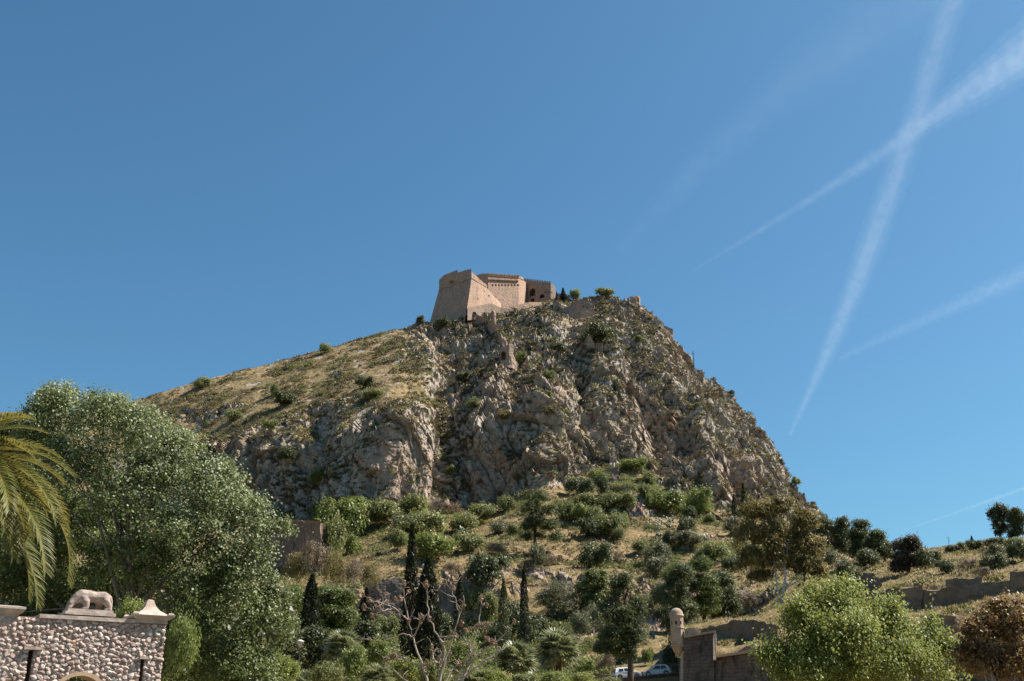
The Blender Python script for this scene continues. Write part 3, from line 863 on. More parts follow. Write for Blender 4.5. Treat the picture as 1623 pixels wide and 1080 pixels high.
for k, (a, b, n) in enumerate([(r1, r2, 20), (r2, r3, 50), (r3, r4, 40), (r4, r5, 18), (r5, r6, 60), (r6, r7, 50), (r7, r8, 14), (r8, r9, 10)]):
    for j in range(n): sg.append(a + (b - a) * j / n); sv.append(k + j / n)
sg.append(r9); sv.append(8)
sg, sv = np.array(sg), np.array(sv)
pad = np.pad(sg, ((12, 12), (0, 0), (0, 0)), mode='edge')
kk = np.exp(-0.5 * (np.arange(-12, 13) / 3.0) ** 2); kk /= kk.sum()
sg = sum(kk[i] * pad[i:i + sg.shape[0]] for i in range(25))
sp = sg.reshape(-1, 3).copy()
sp[:, 2] += 0.9 * fbm(sp / 14, 3, 201) + 0.28 * fbm(sp / 2.6, 4, 202)
SGR = sp.reshape(sg.shape)
SPY = proj(SGR)[1]
du = np.gradient(SGR, axis=1); dv = np.gradient(SGR, axis=0)
sn = np.cross(du, dv); sn /= np.linalg.norm(sn, axis=-1, keepdims=True) + 1e-9
ss = 1 - np.abs(sn[..., 2].ravel())
srock = smooth(0.4, 0.7, ss + 0.2 * fbm(sp / 3, 3, 205))
ii = np.arange(sg.shape[0] * sg.shape[1]).reshape(sg.shape[:2])
SFQ = np.stack([ii[:-1, :-1].ravel(), ii[:-1, 1:].ravel(), ii[1:, 1:].ravel(), ii[1:, :-1].ravel()], -1)
tag(link('grass_slope', mesh_np('grass_slope', sp, SFQ, [M_HILL], dict(rock=srock, red=0.4 + 0 * srock))), kind='structure')
def sground(px, py):
    c = int(np.clip(np.searchsorted(RX, px), 0, len(RX) - 1))
    r = np.where((SPY[:, c] <= py) & (sv > 0.6))[0]
    return SGR[r[0] if len(r) else -20, c].copy()
def sground_Y(px, Y):
    c = int(np.clip(np.searchsorted(RX, px), 0, len(RX) - 1))
    r = np.where(SGR[:, c, 1] >= Y)[0]
    return SGR[r[0] if len(r) else -1, c].copy()

def gwall(name, label, pts_, depth, mat, drop=14, ahead=0.8):
    """a wall whose top runs through (px, py_top, py_foot) on the right-hand slope"""
    fr = []
    for px, pt, pf in pts_:
        Y = sground(px, pf)[1] - ahead
        fr.append((px, pt, Y, pf + drop, Y - 0.3))
    return simple_wall(name, label, 'wall', fr, depth, mat, rough=0.32)
gwall('terrace_wall', 'long dark ruined terrace wall with raised blocks across the right slope', [(1352, 944, 952), (1380, 941, 958), (1403, 938, 962), (1415, 934.5, 964), (1415.3, 931, 964), (1461, 928.5, 964), (1461.3, 937, 963), (1480, 935.5, 961), (1499.5, 933.2, 957), (1500, 919.5, 957), (1530, 918, 953), (1557, 915, 947), (1557.3, 925, 946), (1580, 922.5, 943), (1602, 919.5, 939), (1602.3, 906, 939), (1623, 903, 935), (1700, 896, 925)], 3.0, M_RUIN)
gwall('terrace_wall', 'short low dark wall on the lower grass below the long terrace wall', [(1461, 984, 1004), (1470, 979, 1005), (1490, 977, 1003), (1515, 976, 1000), (1532, 980, 996)], 2.0, M_RUIN)
gwall('rubble_mound', 'rounded dark rubble mound left of the long terrace wall', [(1353, 921, 930), (1358, 910.5, 931), (1370, 908, 931), (1384, 908.5, 931), (1390, 914, 931), (1399, 921, 929)], 3.5, M_RUIN, 8)
gwall('ruined_wall', 'jagged grey rubble wall along the top of the bastion grass', [(1108, 997, 1001), (1122, 993.5, 1002), (1140, 990.5, 1003), (1148, 990, 1004), (1157, 984.5, 1006), (1166, 982.5, 1008), (1178, 983.5, 1010), (1190, 981.5, 1012), (1206, 985, 1012), (1230, 990, 1012)], 1.6, M_RUIN, 10)
gwall('ruined_wall', 'lone broken stone stump on the bastion rim under the light green tree', [(1169, 1036, 1040), (1176, 1029, 1040), (1184, 1022, 1040), (1194, 1019.5, 1040), (1195, 1030, 1040)], 2.0, M_RUIN, 4)

# ---- bastion with the domed watch turret
bo = P(1085, 1080, 118); bo[2] -= 2
ba = thing('bastion', 'dark stained stone bastion with a domed watch turret on its corner', 'bastion', bo)
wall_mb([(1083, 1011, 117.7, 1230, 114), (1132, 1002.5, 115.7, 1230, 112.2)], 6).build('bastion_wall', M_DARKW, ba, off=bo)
wall_mb([(1084, 1006.8, 117.3, 1011.2, 117.3), (1110, 1003.6, 116.2, 1006.6, 116.2), (1134, 999.0, 115.2, 1002.6, 115.2)], 3).build('coping', M_TURRET, ba, off=bo)
wall_mb([(1130.4, 1003, 115.4, 1046, 113.5), (1135, 1003, 115.2, 1046, 113.4)], 4).build('quoin', M_TURRET, ba, off=bo)
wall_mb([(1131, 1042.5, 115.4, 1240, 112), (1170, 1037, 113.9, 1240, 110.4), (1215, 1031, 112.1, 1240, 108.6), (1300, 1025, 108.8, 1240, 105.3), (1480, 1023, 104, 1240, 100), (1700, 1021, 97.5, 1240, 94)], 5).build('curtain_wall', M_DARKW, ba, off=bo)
wall_mb([(1131, 1039.2, 114.9, 1043, 114.9), (1170, 1033.7, 113.4, 1037.5, 113.4), (1210, 1026.0, 111.8, 1031.5, 111.8), (1300, 1021.5, 108.3, 1025.5, 108.3), (1480, 1019, 103.5, 1023.5, 103.5), (1700, 1017, 97, 1021.5, 97)], 2).build('coping', M_TURRET, ba, off=bo)
# the pale battered corner
wall_mb([(1078.5, 1036, 117.7, 1230, 114.2), (1087.5, 1034, 117.2, 1230, 113.6)], 3).build('corner_quoin', M_TURRET, ba, off=bo)
V = None
tc = P(1074.5, 1022, 118.0)
m_ = mpp(1074, 1000, 118.0)
r_ = 11.2 * m_
tb = MB().lathe([(r_ * 0.98, -0.0 * m_), (r_, 1 * m_), (r_ * 0.97, 25 * m_)], 8, rot=math.pi / 8)
tr_ = link('watch_turret', tb.mesh('watch_turret', [M_TURRET]), ba, tc - bo)
def tcut(ang, z0, w, h):
    mb = MB().box(-w / 2, w / 2, r_ - 0.5, r_ + 0.5, z0, z0 + h)
    Vv = mb.V[0]; c_, s_ = math.cos(ang), math.sin(ang)
    Vv[:] = np.stack([Vv[:, 0] * c_ - Vv[:, 1] * s_, Vv[:, 0] * s_ + Vv[:, 1] * c_, Vv[:, 2]], -1)
    return mb.mesh('cut', [])
tb2 = MB().lathe([(r_ * 0.96, 25.02 * m_), (r_ * 0.96, 43.5 * m_)], 8, rot=math.pi / 8)
o = link('turret_drum', tb2.mesh('turret_drum', [M_TURRET]), tr_)
vw = math.atan2(tc[0], tc[1])
cut(o, [tcut(math.pi - vw + math.radians(a), 30.0 * m_, 3.2 * m_, 5.4 * m_) for a in (-52, -7, 38, 83)])
MB().lathe([(r_ * 1.0, 24.2 * m_), (r_ * 1.07, 24.8 * m_), (r_ * 1.05, 26.2 * m_), (r_ * 0.98, 26.6 * m_)], 8, rot=math.pi / 8).build('string_course', M_TURRET, tr_)
MB().lathe([(r_ * 1.0, 43.0 * m_), (r_ * 1.06, 43.7 * m_), (r_ * 1.06, 45 * m_), (r_ * 0.98, 45.6 * m_)] + [(r_ * 0.97 * math.cos(q), 45.6 * m_ + 11 * m_ * math.sin(q)) for q in np.linspace(0.15, 1.5, 8)], 16).build('dome', M_TURRET, tr_, True)
MB().lathe([(0.6 * m_, -19 * m_), (3.2 * m_, -18 * m_), (5 * m_, -14 * m_), (8 * m_, -9.5 * m_), (10.2 * m_, -4 * m_), (11.6 * m_, -3.4 * m_), (11.8 * m_, -0.6 * m_), (11.2 * m_, 0.0)], 16).build('corbel', M_TURRET, tr_, True)
wall_mb([(1085, 998.5, 117.6, 1008, 117.5), (1092, 995.5, 117.2, 1008, 117.1), (1100, 995.5, 117, 1007, 116.9), (1108, 1002, 116.7, 1007, 116.6)], 2.5).build('breastwork', M_TURRET, ba, off=bo)

# ---- rubble gate at the lower left
GA = P(262.0, 1000, 34.5); GB = P(0.0, 1000, 32.0)
gu = np.array([GA[0] - GB[0], GA[1] - GB[1], 0]); gu /= np.linalg.norm(gu)
gn = np.array([gu[1], -gu[0], 0])
G0 = np.array([GA[0], GA[1], 0.0])
def guv(px, py, out=0.0):
    """(along, height) on the gate's front plane for a photograph position; along is 0 at the right end, negative to the left"""
    u, v = (px - 811.5) / FPX, (540.0 - py) / FPX
    d = np.array([u, CP - v * SP, SP + v * CP]); o = np.array([0, 0, EYE])
    s = np.dot(G0 + gn * out - o, gn) / np.dot(d, gn)
    p = o + d * s
    return float(np.dot(p - G0, gu)), float(p[2])
rz_g = math.atan2(gu[1], gu[0])
# local axes of the gate: x along the wall to the right, y away from the viewer, z up
gate = thing('stone_gate', 'rubble stone gate wall with a round arch and carved finial at the lower left', 'gate', G0, rz_g)
GR = random.Random(5)
M_MORT = plain("gate_mortar", (0.24, 0.18, 0.15), 0.95, var=0.3, scale=9)
t = NT("gate_rubble")
tf = t.noise(9, 6, 0.7, t.coord(obj=True)); tg = t.attr('tint')
cc = t.ramp(tg, [(0.0, (0.22, 0.14, 0.11)), (0.3, (0.36, 0.262, 0.22)), (0.6, (0.48, 0.385, 0.34)), (0.85, (0.62, 0.54, 0.49)), (1.0, (0.50, 0.27, 0.16))])
cc = t.mix(t.ramp(tf, [(0.45, (0, 0, 0)), (0.75, (0.6, 0.6, 0.6))]), cc, (0.20, 0.15, 0.125))
M_RUBBLE = t.surf(cc, 0.9, tf, 0.6, 0.02, 0.2)
M_LION = stonemat("lion_stone", (0.40, 0.325, 0.285), (0.21, 0.165, 0.145), (0.38, 0.27, 0.22), grime=0.7, bump=0.03, scale=4.0)
M_CAST = stonemat("gate_dressed_stone", (0.50, 0.42, 0.37), (0.30, 0.24, 0.205), (0.48, 0.35, 0.28), grime=0.5, bump=0.015, scale=3.0)
M_VOID = plain("slot_shadow", (0.05, 0.04, 0.035), 0.9)
zt = guv(200, 986)[1]
uL = guv(-60, 1000)[0]
ua, za = guv(130, 1070)
gt = 0.9
o = MB().box(uL, 0, 0.05, gt, -0.2, zt).build('wall', M_MORT, gate)
aw = abs(guv(165, 1078)[0] - guv(97, 1078)[0]) / 2 * 1.12
acut = MB().prism([(ua - aw, -1), (ua + aw, -1), (ua + aw, za - aw * 0.9)] + [(ua + aw * math.cos(q), za - aw * 0.9 + aw * 0.9 * math.sin(q)) for q in np.linspace(0.1, math.pi - 0.1, 14)] + [(ua - aw, za - aw * 0.9)], -1, 3).mesh('cut', [])
u1, z1 = guv(227, 1045); u2, z2_ = guv(50, 1030)
sw_ = 0.10
cut(o, [acut, MB().box(u1 - sw_ / 2, u1 + sw_ / 2, -1, 0.6, 1.2, z1).mesh('cut', []), MB().box(u2 - sw_ * .7, u2 + sw_ * .7, -1, 0.6, 1.2, z2_).mesh('cut', [])])
# arch lining
mb = MB()
q_ = np.linspace(0, math.pi, 18)
V, F = [], []
for q in q_:
    for rr, yy in ((aw - 0.02, 0.0), (aw - 0.02, gt), (aw + 0.10, gt), (aw + 0.10, 0.0)):
        V.append((ua + rr * math.cos(q), yy, za - aw * 0.9 + rr * 0.9 * math.sin(q)))
for k in range(len(q_) - 1):
    for j in range(4): F.append((4 * k + j, 4 * k + (j + 1) % 4, 4 * k + 4 + (j + 1) % 4, 4 * k + 4 + j))
mb.add(V, F).build('arch_lining', plain("arch_lining", (0.42, 0.30, 0.20), 0.9, var=0.2), gate)
# the rubble itself: rounded stones packed on the face
ico = bmesh.new(); bmesh.ops.create_icosphere(ico, subdivisions=3, radius=1)
IV = np.array([v.co[:] for v in ico.verts]); IF = [tuple(v.index for v in f.verts) for f in ico.faces]; ico.free()
st_ = MB()
rng = np.random.default_rng(3)
placed = np.zeros((0, 3))
def bad(u, z, r):
    if (u - ua) ** 2 / (aw + 0.02 + r) ** 2 + (max(z - (za - aw * 0.9), 0)) ** 2 / (aw * 0.9 + r * .9) ** 2 < 1 and z < za + r: return True
    for us, zs in ((u1, z1), (u2, z2_)):
        if abs(u - us) < r * 0.8 + sw_ * 0.55 and z < zs + r * 0.7: return True
    return False
def unit3(rng):
    v = rng.normal(size=3); return v / np.linalg.norm(v)
def stones(u0_, u1_, z0_, z1_, tries, radii, yf, keep):
    global placed
    for r in radii:
        U = rng.uniform(u0_ + r * .7, u1_ - r * .7, tries); Z = rng.uniform(z0_ + r * .7, z1_ - r * .7, tries)
        for u, z in zip(U, Z):
            rr = r * rng.uniform(0.88, 1.15)
            if len(placed) and np.any((placed[:, 0] - u) ** 2 + ((placed[:, 1] - z) * 1.12) ** 2 < ((placed[:, 2] + rr) * 0.84) ** 2): continue
            if keep(u, z, rr): continue
            placed = np.vstack([placed, [u, z, rr]])
            a = rng.normal(size=(3,)); p = IV.copy()
            p = IV @ np.linalg.qr(rng.normal(size=(3, 3)))[0]
            for _ in range(7):                                   # knock flat facets off the stone
                nn = unit3(rng); lim = rng.uniform(0.55, 0.85); dd_ = p @ nn
                p = p - np.outer(np.maximum(dd_ - lim, 0), nn)
            p *= 1 + 0.22 * fbm(IV * 1.3 + rng.uniform(0, 90, 3), 2, 7)[:, None]
            p *= np.array([rr * rng.uniform(1.0, 1.3), rr * rng.uniform(0.55, 0.8), rr * rng.uniform(0.72, 0.95)])
            t_ = rng.normal(0, 0.35); c_, s_ = math.cos(t_), math.sin(t_)
            p[:, [0, 2]] = np.stack([p[:, 0] * c_ - p[:, 2] * s_, p[:, 0] * s_ + p[:, 2] * c_], -1)
            st_.add(p + np.array([u, yf, z]), IF, 0, float(np.clip(rng.beta(4, 3.2) * 0.92 + (0.12 if rng.random() < 0.03 else 0), 0, 1)))
stones(uL, 0.02, 2.3, zt, 3600, (0.085, 0.072, 0.060, 0.050, 0.040, 0.032, 0.025, 0.019), 0.055, bad)
o = st_.build('rubble_facing', M_RUBBLE, gate, False)
# right end: the flank of the wall gets stones too
st_ = MB(); placed = np.zeros((0, 3))
stones(0.0, gt, 2.3, zt, 700, (0.09, 0.07, 0.05, 0.035), 0.0, lambda *a: False)
o = st_.build('rubble_flank', M_RUBBLE, gate, True)
o.rotation_euler = (0, 0, math.pi / 2); o.location = (-0.02, 0.0, 0)
# the small stone corbels over the two slots, coping, finial and the dressed pier on the left
for us, zs, w in ((u1, z1, 0.12), (u2 + 0.05, z2_, 0.26)):
    MB().box(us - w, us + w, -0.08, 0.06, zs, zs + 0.08).build('slot_lintel', M_CAST, gate)
uc0, _ = guv(62, 980); uc1, _ = guv(214, 990)
MB().box(uc0, uc1, -0.04, gt + 0.04, zt - 0.02, zt + 0.09).build('coping', M_CAST, gate)
uf, _ = guv(240, 990)
mb = MB()
def sq_lathe(mb, cx, cy, prof):
    n = len(prof); V, F = [], []
    for r, z in prof: V += [(cx - r, cy - r, z), (cx + r, cy - r, z), (cx + r, cy + r, z), (cx - r, cy + r, z)]
    for k in range(n - 1):
        for j in range(4): F.append((4 * k + j, 4 * k + (j + 1) % 4, 4 * k + 4 + (j + 1) % 4, 4 * k + 4 + j))
    F += [(0, 3, 2, 1), (4 * n - 4, 4 * n - 3, 4 * n - 2, 4 * n - 1)]
    return mb.add(V, F)
cyf = gt / 2
sq_lathe(mb, uf, cyf, [(0.48, zt), (0.47, zt + 0.09), (0.60, zt + 0.17), (0.62, zt + 0.23), (0.50, zt + 0.25), (0.40, zt + 0.31), (0.27, zt + 0.40), (0.17, zt + 0.52), (0.115, zt + 0.66), (0.10, zt + 0.72), (0.05, zt + 0.745)])
for sx in (-1, 1):
    for sy in (-1, 1):                                          # turned-up corners
        sq_lathe(mb, uf + sx * 0.53, cyf + sy * 0.53, [(0.075, zt + 0.20), (0.085, zt + 0.27), (0.06, zt + 0.31)])
o = mb.build('finial', M_CAST, gate)
up, zp = guv(22, 966)
zc = zp - 0.16
sq_lathe(MB(), up - 0.25, cyf, [(0.42, 0), (0.40, zc - 0.1), (0.40, zc), (0.50, zc + 0.08), (0.56, zc + 0.17), (0.56, zc + 0.23), (0.35, zc + 0.27)]).build('pier', M_CAST, gate)
ul0, zl0 = guv(103, 985); ul1, _ = guv(181, 989)
pl_ = MB().box(ul0 - 0.02, ul1 + 0.02, 0.0, gt - 0.02, zt + 0.132, zt + 0.22)
pl_.box(ul0 + 0.05, ul1 - 0.05, 0.06, gt - 0.08, zt + 0.222, zt + 0.31).build('statue_plinth', M_CAST, gate)
# ---- stone lion on top: body walking to the left with a lowered head
L = ul1 - ul0 - 0.1
lx = lambda f: ul0 + 0.05 + f * L
zb = zt + 0.31
hgt = L * 0.47
J = [(lx(0.80), cyf, zb + hgt * 0.66, hgt * 0.30, hgt * 0.31),      # 0 hips
     (lx(0.62), cyf, zb + hgt * 0.66, hgt * 0.27, hgt * 0.26),      # 1 loin
     (lx(0.46), cyf, zb + hgt * 0.68, hgt * 0.31, hgt * 0.32),      # 2 ribs
     (lx(0.32), cyf, zb + hgt * 0.68, hgt * 0.32, hgt * 0.32),      # 3 shoulder and mane
     (lx(0.20), cyf - .02, zb + hgt * 0.52, hgt * 0.25, hgt * 0.24), # 4 neck
     (lx(0.115), cyf - .03, zb + hgt * 0.33, hgt * 0.19, hgt * 0.18), # 5 head
     (lx(0.055), cyf - .03, zb + hgt * 0.14, hgt * 0.12, hgt * 0.12)]  # 6 muzzle
E = [(0, 1), (1, 2), (2, 3), (3, 4), (4, 5), (5, 6)]
def leg(root, pts_):
    p = root
    for x, y, z, r in pts_:
        J.append((lx(x), cyf + y, zb + hgt * z, hgt * r)); E.append((p, len(J) - 1)); p = len(J) - 1
leg(0, [(0.85, -.13, 0.46, .20), (0.93, -.14, 0.26, .14), (0.92, -.14, 0.10, .12), (0.87, -.14, 0.05, .12)])
leg(0, [(0.74, .13, 0.42, .19), (0.75, .14, 0.26, .14), (0.71, .14, 0.08, .12), (0.67, .14, 0.05, .12)])
leg(3, [(0.40, -.13, 0.40, .19), (0.43, -.14, 0.22, .14), (0.42, -.14, 0.07, .12), (0.37, -.14, 0.05, .13)])
leg(3, [(0.31, .13, 0.40, .17), (0.29, .14, 0.22, .12), (0.27, .14, 0.07, .12), (0.23, .14, 0.05, .12)])
leg(0, [(0.95, 0, 0.68, .11), (0.995, 0, 0.48, .07), (1.0, -.02, 0.26, .06), (0.99, -.03, 0.08, .08)])
lo = np.array([lx(0.5), cyf, zb])
J = [(j[0] - lo[0], j[1] - lo[1], j[2] - lo[2], *j[3:]) for j in J]
def fused_mesh(name, joints, edges, mats, vox, smooth_it=6):
    """one continuous skin round a skeleton of tapering limbs"""
    mb = MB()
    for a, b in edges:
        A_, B_ = np.array(joints[a], float), np.array(joints[b], float)
        n = max(3, int(np.linalg.norm(A_[:3] - B_[:3]) / (0.35 * min(A_[3], B_[3]))) + 1)
        for k in range(n):
            q = A_ + (B_ - A_) * k / (n - 1)
            mb.add(IV * q[3] + q[:3], IF)
    o = link(name, mb.mesh(name, mats))
    m = o.modifiers.new('fuse', 'REMESH'); m.mode = 'VOXEL'; m.voxel_size = vox; m.use_smooth_shade = True
    m = o.modifiers.new('soft', 'SMOOTH'); m.iterations = smooth_it; m.factor = 0.5
    bpy.context.view_layer.update()
    me = bpy.data.meshes.new_from_object(o.evaluated_get(bpy.context.evaluated_depsgraph_get()))
    bpy.data.objects.remove(o)
    me.materials.clear()
    for q in mats: me.materials.append(q)
    return me
J = [j[:4] for j in J]
# ears, brow, mane ruff and jaw
for dx, dz, rr in ((0.15, 0.52, .06), (0.075, 0.30, .09), (0.05, 0.05, .09)):
    for sy in (-1, 1):
        J.append((lx(dx) - lo[0], sy * 0.09 * L, zb + hgt * dz - lo[2], hgt * rr)); E.append((5, len(J) - 1))
lm = fused_mesh('lion_statue', J, E, [M_LION], 0.022, 4)
wl = G0 + gu * lo[0] + np.array([-gu[1], gu[0], 0]) * lo[1] + np.array([0, 0, lo[2]])
lion = link('lion_statue', lm, None, wl); lion.rotation_euler = (0, 0, rz_g)
tag(lion, 'weathered stone lion statue walking with lowered head on top of the rubble gate', 'statue')

# ------------------------------------------------------------------ foliage
def unit(rng, n):
    v = rng.normal(size=(n, 3)); return v / np.linalg.norm(v, axis=1, keepdims=True)

def leaf_quads(rng, Cn, size, aspect=0.6, nbias=(0, 0, 0.4), along=None, droop=0.0):
    """one folded-free leaf (a rhombus) at every point; along: the way the leaf points"""
    n = len(Cn)
    size = np.broadcast_to(size, (n,))[:, None]
    N_ = 0.75 * unit(rng, n) + np.asarray(nbias)
    N_ /= np.linalg.norm(N_, axis=1, keepdims=True)
    T = unit(rng, n) if along is None else along + 0.35 * unit(rng, n)
    T = T - N_ * np.sum(T * N_, 1, keepdims=True)
    T /= np.linalg.norm(T, axis=1, keepdims=True) + 1e-9
    T[:, 2] -= droop
    B_ = np.cross(N_, T)
    V = np.stack([Cn - T * size * 0.5, Cn + B_ * size * aspect * 0.5, Cn + T * size * 0.5, Cn - B_ * size * aspect * 0.5], 1).reshape(-1, 3)
    F = np.arange(4 * n).reshape(-1, 4)
    return V, F

def crown_mesh(name, rng, mat, lobes, nclump, nleaf, rc, size, aspect=0.6, tv=0.22, shell=0.62, nbias=(0, 0, 0.3), flat=0.75, along=None, droop=0.0, up=0.0, nsub=14, srel=(0.24, 0.40), mixp=0.45, wind=0.0, stray=0.12):
    """leaves in clumps through the volume of the lobes (x,y,z,rx,ry,rz)"""
    lobes = np.asarray(lobes, float)
    if nsub:                                       # every lobe is broken into puffs with gaps between them
        sl = []
        for l in lobes:
            dd_ = unit(rng, nsub); dd_[:, 2] = np.where(dd_[:, 2] < -0.5, -dd_[:, 2], dd_[:, 2])
            for q in dd_:
                f = rng.uniform(*srel)
                sl.append(np.concatenate([l[:3] + q * l[3:] * (1 - f * 0.9) * rng.uniform(0.75, 1.05), l[3:] * f]))
            sl.append(np.concatenate([l[:3], l[3:] * 0.6]))
        w0 = np.prod(lobes[:, 3:], 1) ** (2 / 3); w1 = np.prod(np.array(sl)[:, 3:], 1) ** (2 / 3)
        wts = np.concatenate([w0 / w0.sum() * mixp, w1 / w1.sum() * (1 - mixp)])
        lobes = np.concatenate([lobes, np.array(sl)])
    else:
        wts = np.prod(lobes[:, 3:], 1) ** (2 / 3)
    w = wts / wts.sum()
    lt_ = rng.normal(0, tv * 0.7, len(lobes))
    li = rng.choice(len(lobes), nclump, p=w)
    d = unit(rng, nclump)
    d[:, 2] = np.where(d[:, 2] < -0.55, -d[:, 2], d[:, 2])
    r = shell + (1 - shell) * rng.random(nclump) ** 0.7
    r = np.where(rng.random(nclump) < 0.22, r * rng.random(nclump), r)
    r = np.where(rng.random(nclump) < stray, r * rng.uniform(1.0, 1.30, nclump), r)
    cc = lobes[li, :3] + d * r[:, None] * lobes[li, 3:]
    ct = np.clip(0.5 + lt_[li] + rng.normal(0, tv * 0.7, nclump), 0, 1)
    crs = rc * rng.uniform(0.6, 1.35, nclump)
    k = rng.integers(0, nclump, nclump * nleaf)
    g = rng.normal(size=(len(k), 3)) * np.array([0.5, 0.5, 0.5 * flat])
    g[:, 2] += up * np.abs(g[:, 0])
    cn = cc[k] + g * crs[k][:, None]
    al = None
    if along == 'out':
        al = g / (np.linalg.norm(g, axis=1, keepdims=True) + 1e-6) + 0.8 * d[k]
    elif along == 'up':
        al = np.tile([0, 0, 1.0], (len(k), 1)) + 0.6 * d[k]
    s_ = size * rng.uniform(0.65, 1.3, len(k))
    V, F = leaf_quads(rng, cn, s_, aspect, np.asarray(nbias) + 0.75 * d[k], al, droop)
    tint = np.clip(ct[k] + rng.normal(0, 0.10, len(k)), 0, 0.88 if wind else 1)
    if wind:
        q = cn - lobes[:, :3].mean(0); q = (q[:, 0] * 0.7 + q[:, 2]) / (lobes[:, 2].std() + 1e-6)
        tint = np.where(rng.random(len(k)) < wind * (0.12 + 0.88 * smooth(-0.8, 1.6, q)), 1.0, tint)  # share of leaves tinted palest, growing towards the crown's upper right
    return mesh_np(name, V, F, [mat], {'tint': np.repeat(tint, 4)}), cc

def limbs(rng, mb, base, top, r0, r1, ends, bend=0.25, n=7, sub=2):
    """a tapering trunk and a limb bent towards each end point"""
    base, top = np.asarray(base, float), np.asarray(top, float)
    L = np.linalg.norm(top - base)
    k = np.linspace(0, 1, 8)[:, None]
    tr = base + (top - base) * k + np.cumsum(rng.normal(0, 0.018 * L, (8, 3)), 0) * np.array([1, 1, 0.2])
    mb.tube(tr, np.linspace(r0, r1, 8) * (1 + 0.25 * np.exp(-8 * k[:, 0])), n)
    for e in ends:
        e = np.asarray(e, float)
        j = rng.integers(3, 8)
        s = tr[j]
        D = np.linalg.norm(e - s)
        m = (s + e) / 2 + rng.normal(0, bend * 0.25 * D, 3) + np.array([0, 0, 0.08 * D])
        q = np.linspace(0, 1, 7)[:, None]
        path = s * (1 - q) ** 2 + 2 * m * q * (1 - q) + e * q * q
        rr = (r0 + (r1 - r0) * j / 7) * 0.55
        mb.tube(path, np.linspace(rr, rr * 0.22, 7), max(4, n - 2))
        for _ in range(sub):
            a = path[rng.integers(2, 6)]
            b = a + np.clip(rng.normal(0, 0.12 * D, 3), -0.2 * D, 0.2 * D) + np.array([0, 0, 0.06 * D])
            mb.tube([a, (a + b) / 2 + rng.normal(0, 0.04 * D, 3), b], [rr * 0.35, rr * 0.22, rr * 0.08], 4)

G_BRIGHT = leafmat("leaves_bright_green", (0.060, 0.082, 0.018), (0.140, 0.172, 0.036), (0.23, 0.255, 0.065), trans=0.3)
G_BUSH = leafmat("leaves_bush_green", (0.060, 0.072, 0.022), (0.140, 0.155, 0.045), (0.23, 0.235, 0.08), trans=0.3)
G_DARK = leafmat("leaves_dark_green", (0.030, 0.038, 0.014), (0.068, 0.082, 0.028), (0.13, 0.14, 0.05), trans=0.2)
G_PINE = leafmat("needles_pine", (0.026, 0.035, 0.012), (0.066, 0.082, 0.025), (0.135, 0.15, 0.048), trans=0.25)
G_LPINE = leafmat("needles_light_pine", (0.035, 0.05, 0.012), (0.085, 0.115, 0.024), (0.15, 0.18, 0.04), trans=0.3)
G_CYP = leafmat("needles_cypress", (0.012, 0.016, 0.008), (0.028, 0.033, 0.015), (0.060, 0.062, 0.028), trans=0.12, gloss=0.2)
G_OLIVE = leafmat("leaves_grey_olive", (0.050, 0.054, 0.024), (0.112, 0.116, 0.054), (0.19, 0.186, 0.095), trans=0.25)
G_EUC = leafmat("leaves_eucalyptus", (0.058, 0.056, 0.018), (0.145, 0.125, 0.038), (0.28, 0.215, 0.07), trans=0.3)
G_RED = leafmat("leaves_rusty", (0.07, 0.032, 0.017), (0.18, 0.092, 0.043), (0.33, 0.23, 0.085), trans=0.3)
G_LIME = leafmat("leaves_light_green", (0.062, 0.082, 0.014), (0.160, 0.190, 0.038), (0.32, 0.335, 0.095), trans=0.35, gloss=0.3, rough=0.5)
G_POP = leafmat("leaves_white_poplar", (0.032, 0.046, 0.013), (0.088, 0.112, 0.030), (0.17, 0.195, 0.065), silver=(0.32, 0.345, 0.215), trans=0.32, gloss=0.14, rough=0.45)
G_PALM = leafmat("fronds_date_palm", (0.036, 0.050, 0.012), (0.098, 0.114, 0.023), (0.23, 0.185, 0.048), trans=0.35, gloss=0.22, rough=0.5)
G_FAN = leafmat("fronds_fan_palm", (0.030, 0.038, 0.014), (0.095, 0.112, 0.040), (0.34, 0.35, 0.18), trans=0.25, gloss=0.7, rough=0.3)
G_DRY = leafmat("dry_scrub", (0.09, 0.065, 0.04), (0.17, 0.125, 0.075), (0.27, 0.20, 0.12), trans=0.2)
G_YEL = leafmat("flowering_yellow", (0.14, 0.13, 0.02), (0.30, 0.26, 0.03), (0.50, 0.42, 0.05), trans=0.3)
G_CACT = leafmat("cactus_pads", (0.05, 0.07, 0.03), (0.12, 0.145, 0.075), (0.40, 0.42, 0.30), trans=0.0, gloss=0.5)
G_SCRUB = leafmat("hillside_scrub", (0.042, 0.042, 0.020), (0.105, 0.086, 0.040), (0.235, 0.165, 0.078), trans=0.2)
G_STRAW = leafmat("straw_grass", (0.17, 0.13, 0.06), (0.30, 0.235, 0.115), (0.42, 0.34, 0.18), trans=0.3)
B_GREY = barkmat("bark_grey", (0.10, 0.085, 0.07), (0.24, 0.21, 0.18))
B_BROWN = barkmat("bark_brown", (0.05, 0.035, 0.025), (0.12, 0.085, 0.06))
B_WHITE = barkmat("bark_white", (0.30, 0.27, 0.23), (0.60, 0.56, 0.50))
B_BARE = barkmat("bark_bare_branches", (0.20, 0.155, 0.125), (0.44, 0.37, 0.31), 8.0)

